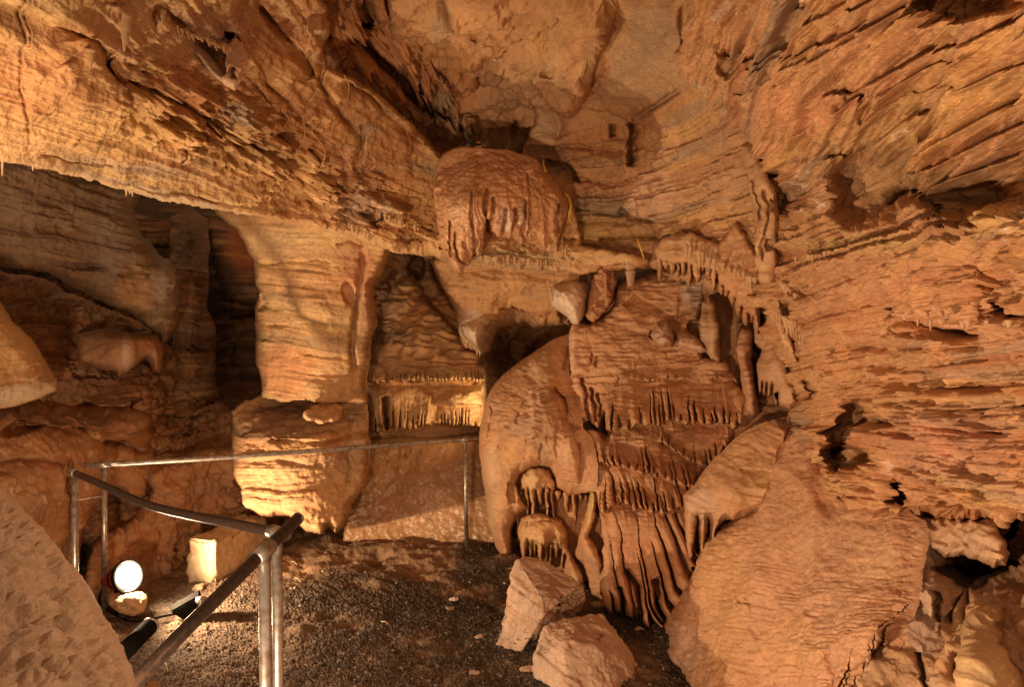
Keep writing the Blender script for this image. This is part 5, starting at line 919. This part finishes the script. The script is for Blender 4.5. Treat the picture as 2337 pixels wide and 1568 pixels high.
def row(x0,y0,x1,y1,n,L0,L1,w0,w1,d0,d1,seed,lab,grp,base=(.60,.42,.26),lean=0):
    r = random.Random(seed); base = tuple(c*k for c, k in zip(base, (.84,.76,.70)))
    ts = sorted(min(1,max(0,(i+.5+r.uniform(-.4,.4))/n)) for i in range(n))
    for i, t in enumerate(ts):
        place = 'leftmost '+lab if i == 0 else 'rightmost '+lab if i == n-1 else ORD[i]+' from the left, '+lab
        stal(x0+(x1-x0)*t, y0+(y1-y0)*t+r.uniform(-3,3), L0+(L1-L0)*r.random()**1.8, r.uniform(w0,w1)*r.choice((.7,1,1.4)), d0+(d1-d0)*t-.04, seed*100+i, place, grp, lean+r.uniform(-.05,.05), base)
row(830,470,960,520,12,8,24,5,9,5.75,6.2,1,"white fringe stalactite beside the hanging flowstone",'white stalactite fringe left of the hanging flowstone',(.66,.50,.38))
row(790,505,850,540,8,8,22,6,10,5.6,5.8,2,"tiny stalactite above the banded pillar",'stalactites in the hollow above the banded pillar',(.62,.46,.34))
row(1130,585,1330,600,16,8,26,6,12,6.3,6.4,3,"short stalactite on the edge behind the hanging flowstone",'stalactites on the roof edge behind the hanging flowstone',(.56,.38,.22))
row(1240,560,1300,570,5,14,34,8,14,6.25,6.3,31,"brown fang at the hanging flowstone's foot",'fangs at the right foot of the hanging flowstone',(.56,.34,.19))
row(1250,640,1262,680,3,14,30,7,11,7.2,7.2,4,"thin stalactite beside the cream wedge",'stalactites beside the cream wedge rock')
row(1560,560,1730,640,18,12,40,8,15,5.5,4.95,5,"brown stalactite in the cluster above the columns",'ragged cluster above the columns',(.56,.34,.19))
row(1780,640,1850,700,12,10,30,7,13,4.6,4.45,6,"knobbly dripstone on the bedded wall's left end",'dripstones on the left end of the bedded wall',(.62,.43,.26))
row(1770,715,1870,770,14,18,62,7,13,4.6,4.4,7,"long thin dripstone over the bedded wall's left end",'long dripstones over the left end of the bedded wall',(.60,.40,.22),.12)
row(1810,590,1990,560,9,8,20,8,16,4.3,3.9,8,"pale nub under the wall's tilted ledge",'nubs under the tilted ledge',(.66,.47,.28))
row(2080,730,2330,735,8,8,24,8,18,3.1,2.4,9,"pale drip on the broken right hand ledge",'drips on the broken ledge at the right edge',(.64,.46,.28))
row(1060,780,1100,805,4,8,20,5,9,7.8,7.8,11,"tiny stalactite on the hanging cream knob",'tiny stalactites on the cream knob',(.6,.45,.3))
row(400,60,530,110,14,10,26,9,16,3.35,3.75,12,"nubby pale dripstone on the upper roof slab",'nubby dripstones on the upper roof slab',(.62,.42,.26),.3)
# folded curtain and striped fin on the roof slab
tag(sheet('flowstone_curtain', [(522,92),(538,87),(552,95),(562,120),(561,150),(556,158),(548,178),(536,204),(524,196),(512,188),(500,178),(516,165),(514,140),(520,110)],
    [(525,95,3.85),(560,130,3.8),(535,204,3.7),(505,178,3.65),(535,150,3.65)], (ROUGH(.02,8,99),lambda P,U,V: flutes(P,.035,.022,21)), cst((.66,.46,.30),band=0), R=10, back=.12, seal=.15, rough=(2.5,14), step=1.7, mat=M_FLOW, seed=80,
    ops=[('crack',[(528,185),(532,165),(540,155)],6,.10)]), 'folded pale curtain of flowstone hanging from the upper left roof', 'flowstone')
tag(sheet('flowstone_fin', [(433,102),(448,98),(470,115),(508,160),(516,168),(505,182),(494,175),(470,150),(455,130),(440,112)],
    [(435,102,3.6),(510,165,3.75),(500,180,3.65)], (lambda P,U,V: flutes(P,.02,.008,22,lean=.6),), cst((.46,.34,.24),[(470,148,50,8,(.62,.44,.3),.5)],band=0), R=6, back=.08, seal=.12, rough=(1.5,14), step=1.7, mat=M_FLOW, seed=81), 'striped grey brown fin slanting down to the folded curtain', 'flowstone')

# ------------------------------------------------------------------ loose gravel on the floor
def gravel():
    r = np.random.RandomState(3); n = 9000
    U = r.uniform(230, 1640, n); V = 1230+ (r.uniform(0, 1, n)**.8)*390
    k = np.ones(n, bool); U, V = U[k], V[k]; n = len(U); d = H*F/(V-CY)
    X = (U-CX)/F*d; s = r.uniform(.003, .008, n)*np.where(r.uniform(size=n) > .96, 2.4, 1)
    ico = bmesh.new(); bmesh.ops.create_icosphere(ico, subdivisions=1, radius=1); vs = np.array([v.co for v in ico.verts]); fs = np.array([[v.index for v in f.verts] for f in ico.faces]); ico.free()
    nv, nf = len(vs), len(fs)
    jit = r.uniform(.65, 1.25, (n, nv, 1)); sc = np.stack([r.uniform(.8,1.5,n), r.uniform(.7,1.2,n), r.uniform(.4,.8,n)], -1)[:,None,:]
    ang = r.uniform(0, 6.28, n); ca, sa = np.cos(ang)[:,None], np.sin(ang)[:,None]
    v = vs[None]*jit*sc*s[:,None,None]; x = v[...,0]*ca-v[...,1]*sa; y = v[...,0]*sa+v[...,1]*ca
    base = floor_h(np.stack([X, d, 0*X], -1)[None], U[None], V[None])[0]
    co = np.stack([x+X[:,None], y+d[:,None], v[...,2]+(base+s*.3)[:,None]], -1).reshape(-1,3)
    f = (fs[None]+(np.arange(n)*nv)[:,None,None]).reshape(-1,3).astype(np.int32)
    me = bpy.data.meshes.new('gravel'); me.vertices.add(len(co)); me.vertices.foreach_set('co', co.astype(np.float32).ravel())
    me.loops.add(f.size); me.loops.foreach_set('vertex_index', f.ravel()); me.polygons.add(len(f)); me.polygons.foreach_set('loop_start', np.arange(0, f.size, 3, dtype=np.int32)); me.update(calc_edges=True)
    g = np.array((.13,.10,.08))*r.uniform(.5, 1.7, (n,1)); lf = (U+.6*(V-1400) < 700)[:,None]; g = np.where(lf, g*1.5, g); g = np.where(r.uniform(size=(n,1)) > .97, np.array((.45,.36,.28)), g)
    c4 = np.ones((n, nv, 4), np.float32); c4[...,:3] = g[:,None,:]; a_ = me.attributes.new('pigment','FLOAT_COLOR','POINT'); a_.data.foreach_set('color', c4.ravel())
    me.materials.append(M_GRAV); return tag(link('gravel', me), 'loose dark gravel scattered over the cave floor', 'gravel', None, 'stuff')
gravel()
print('verts', NV, 'build', round(time.time()-T0, 1), 's')
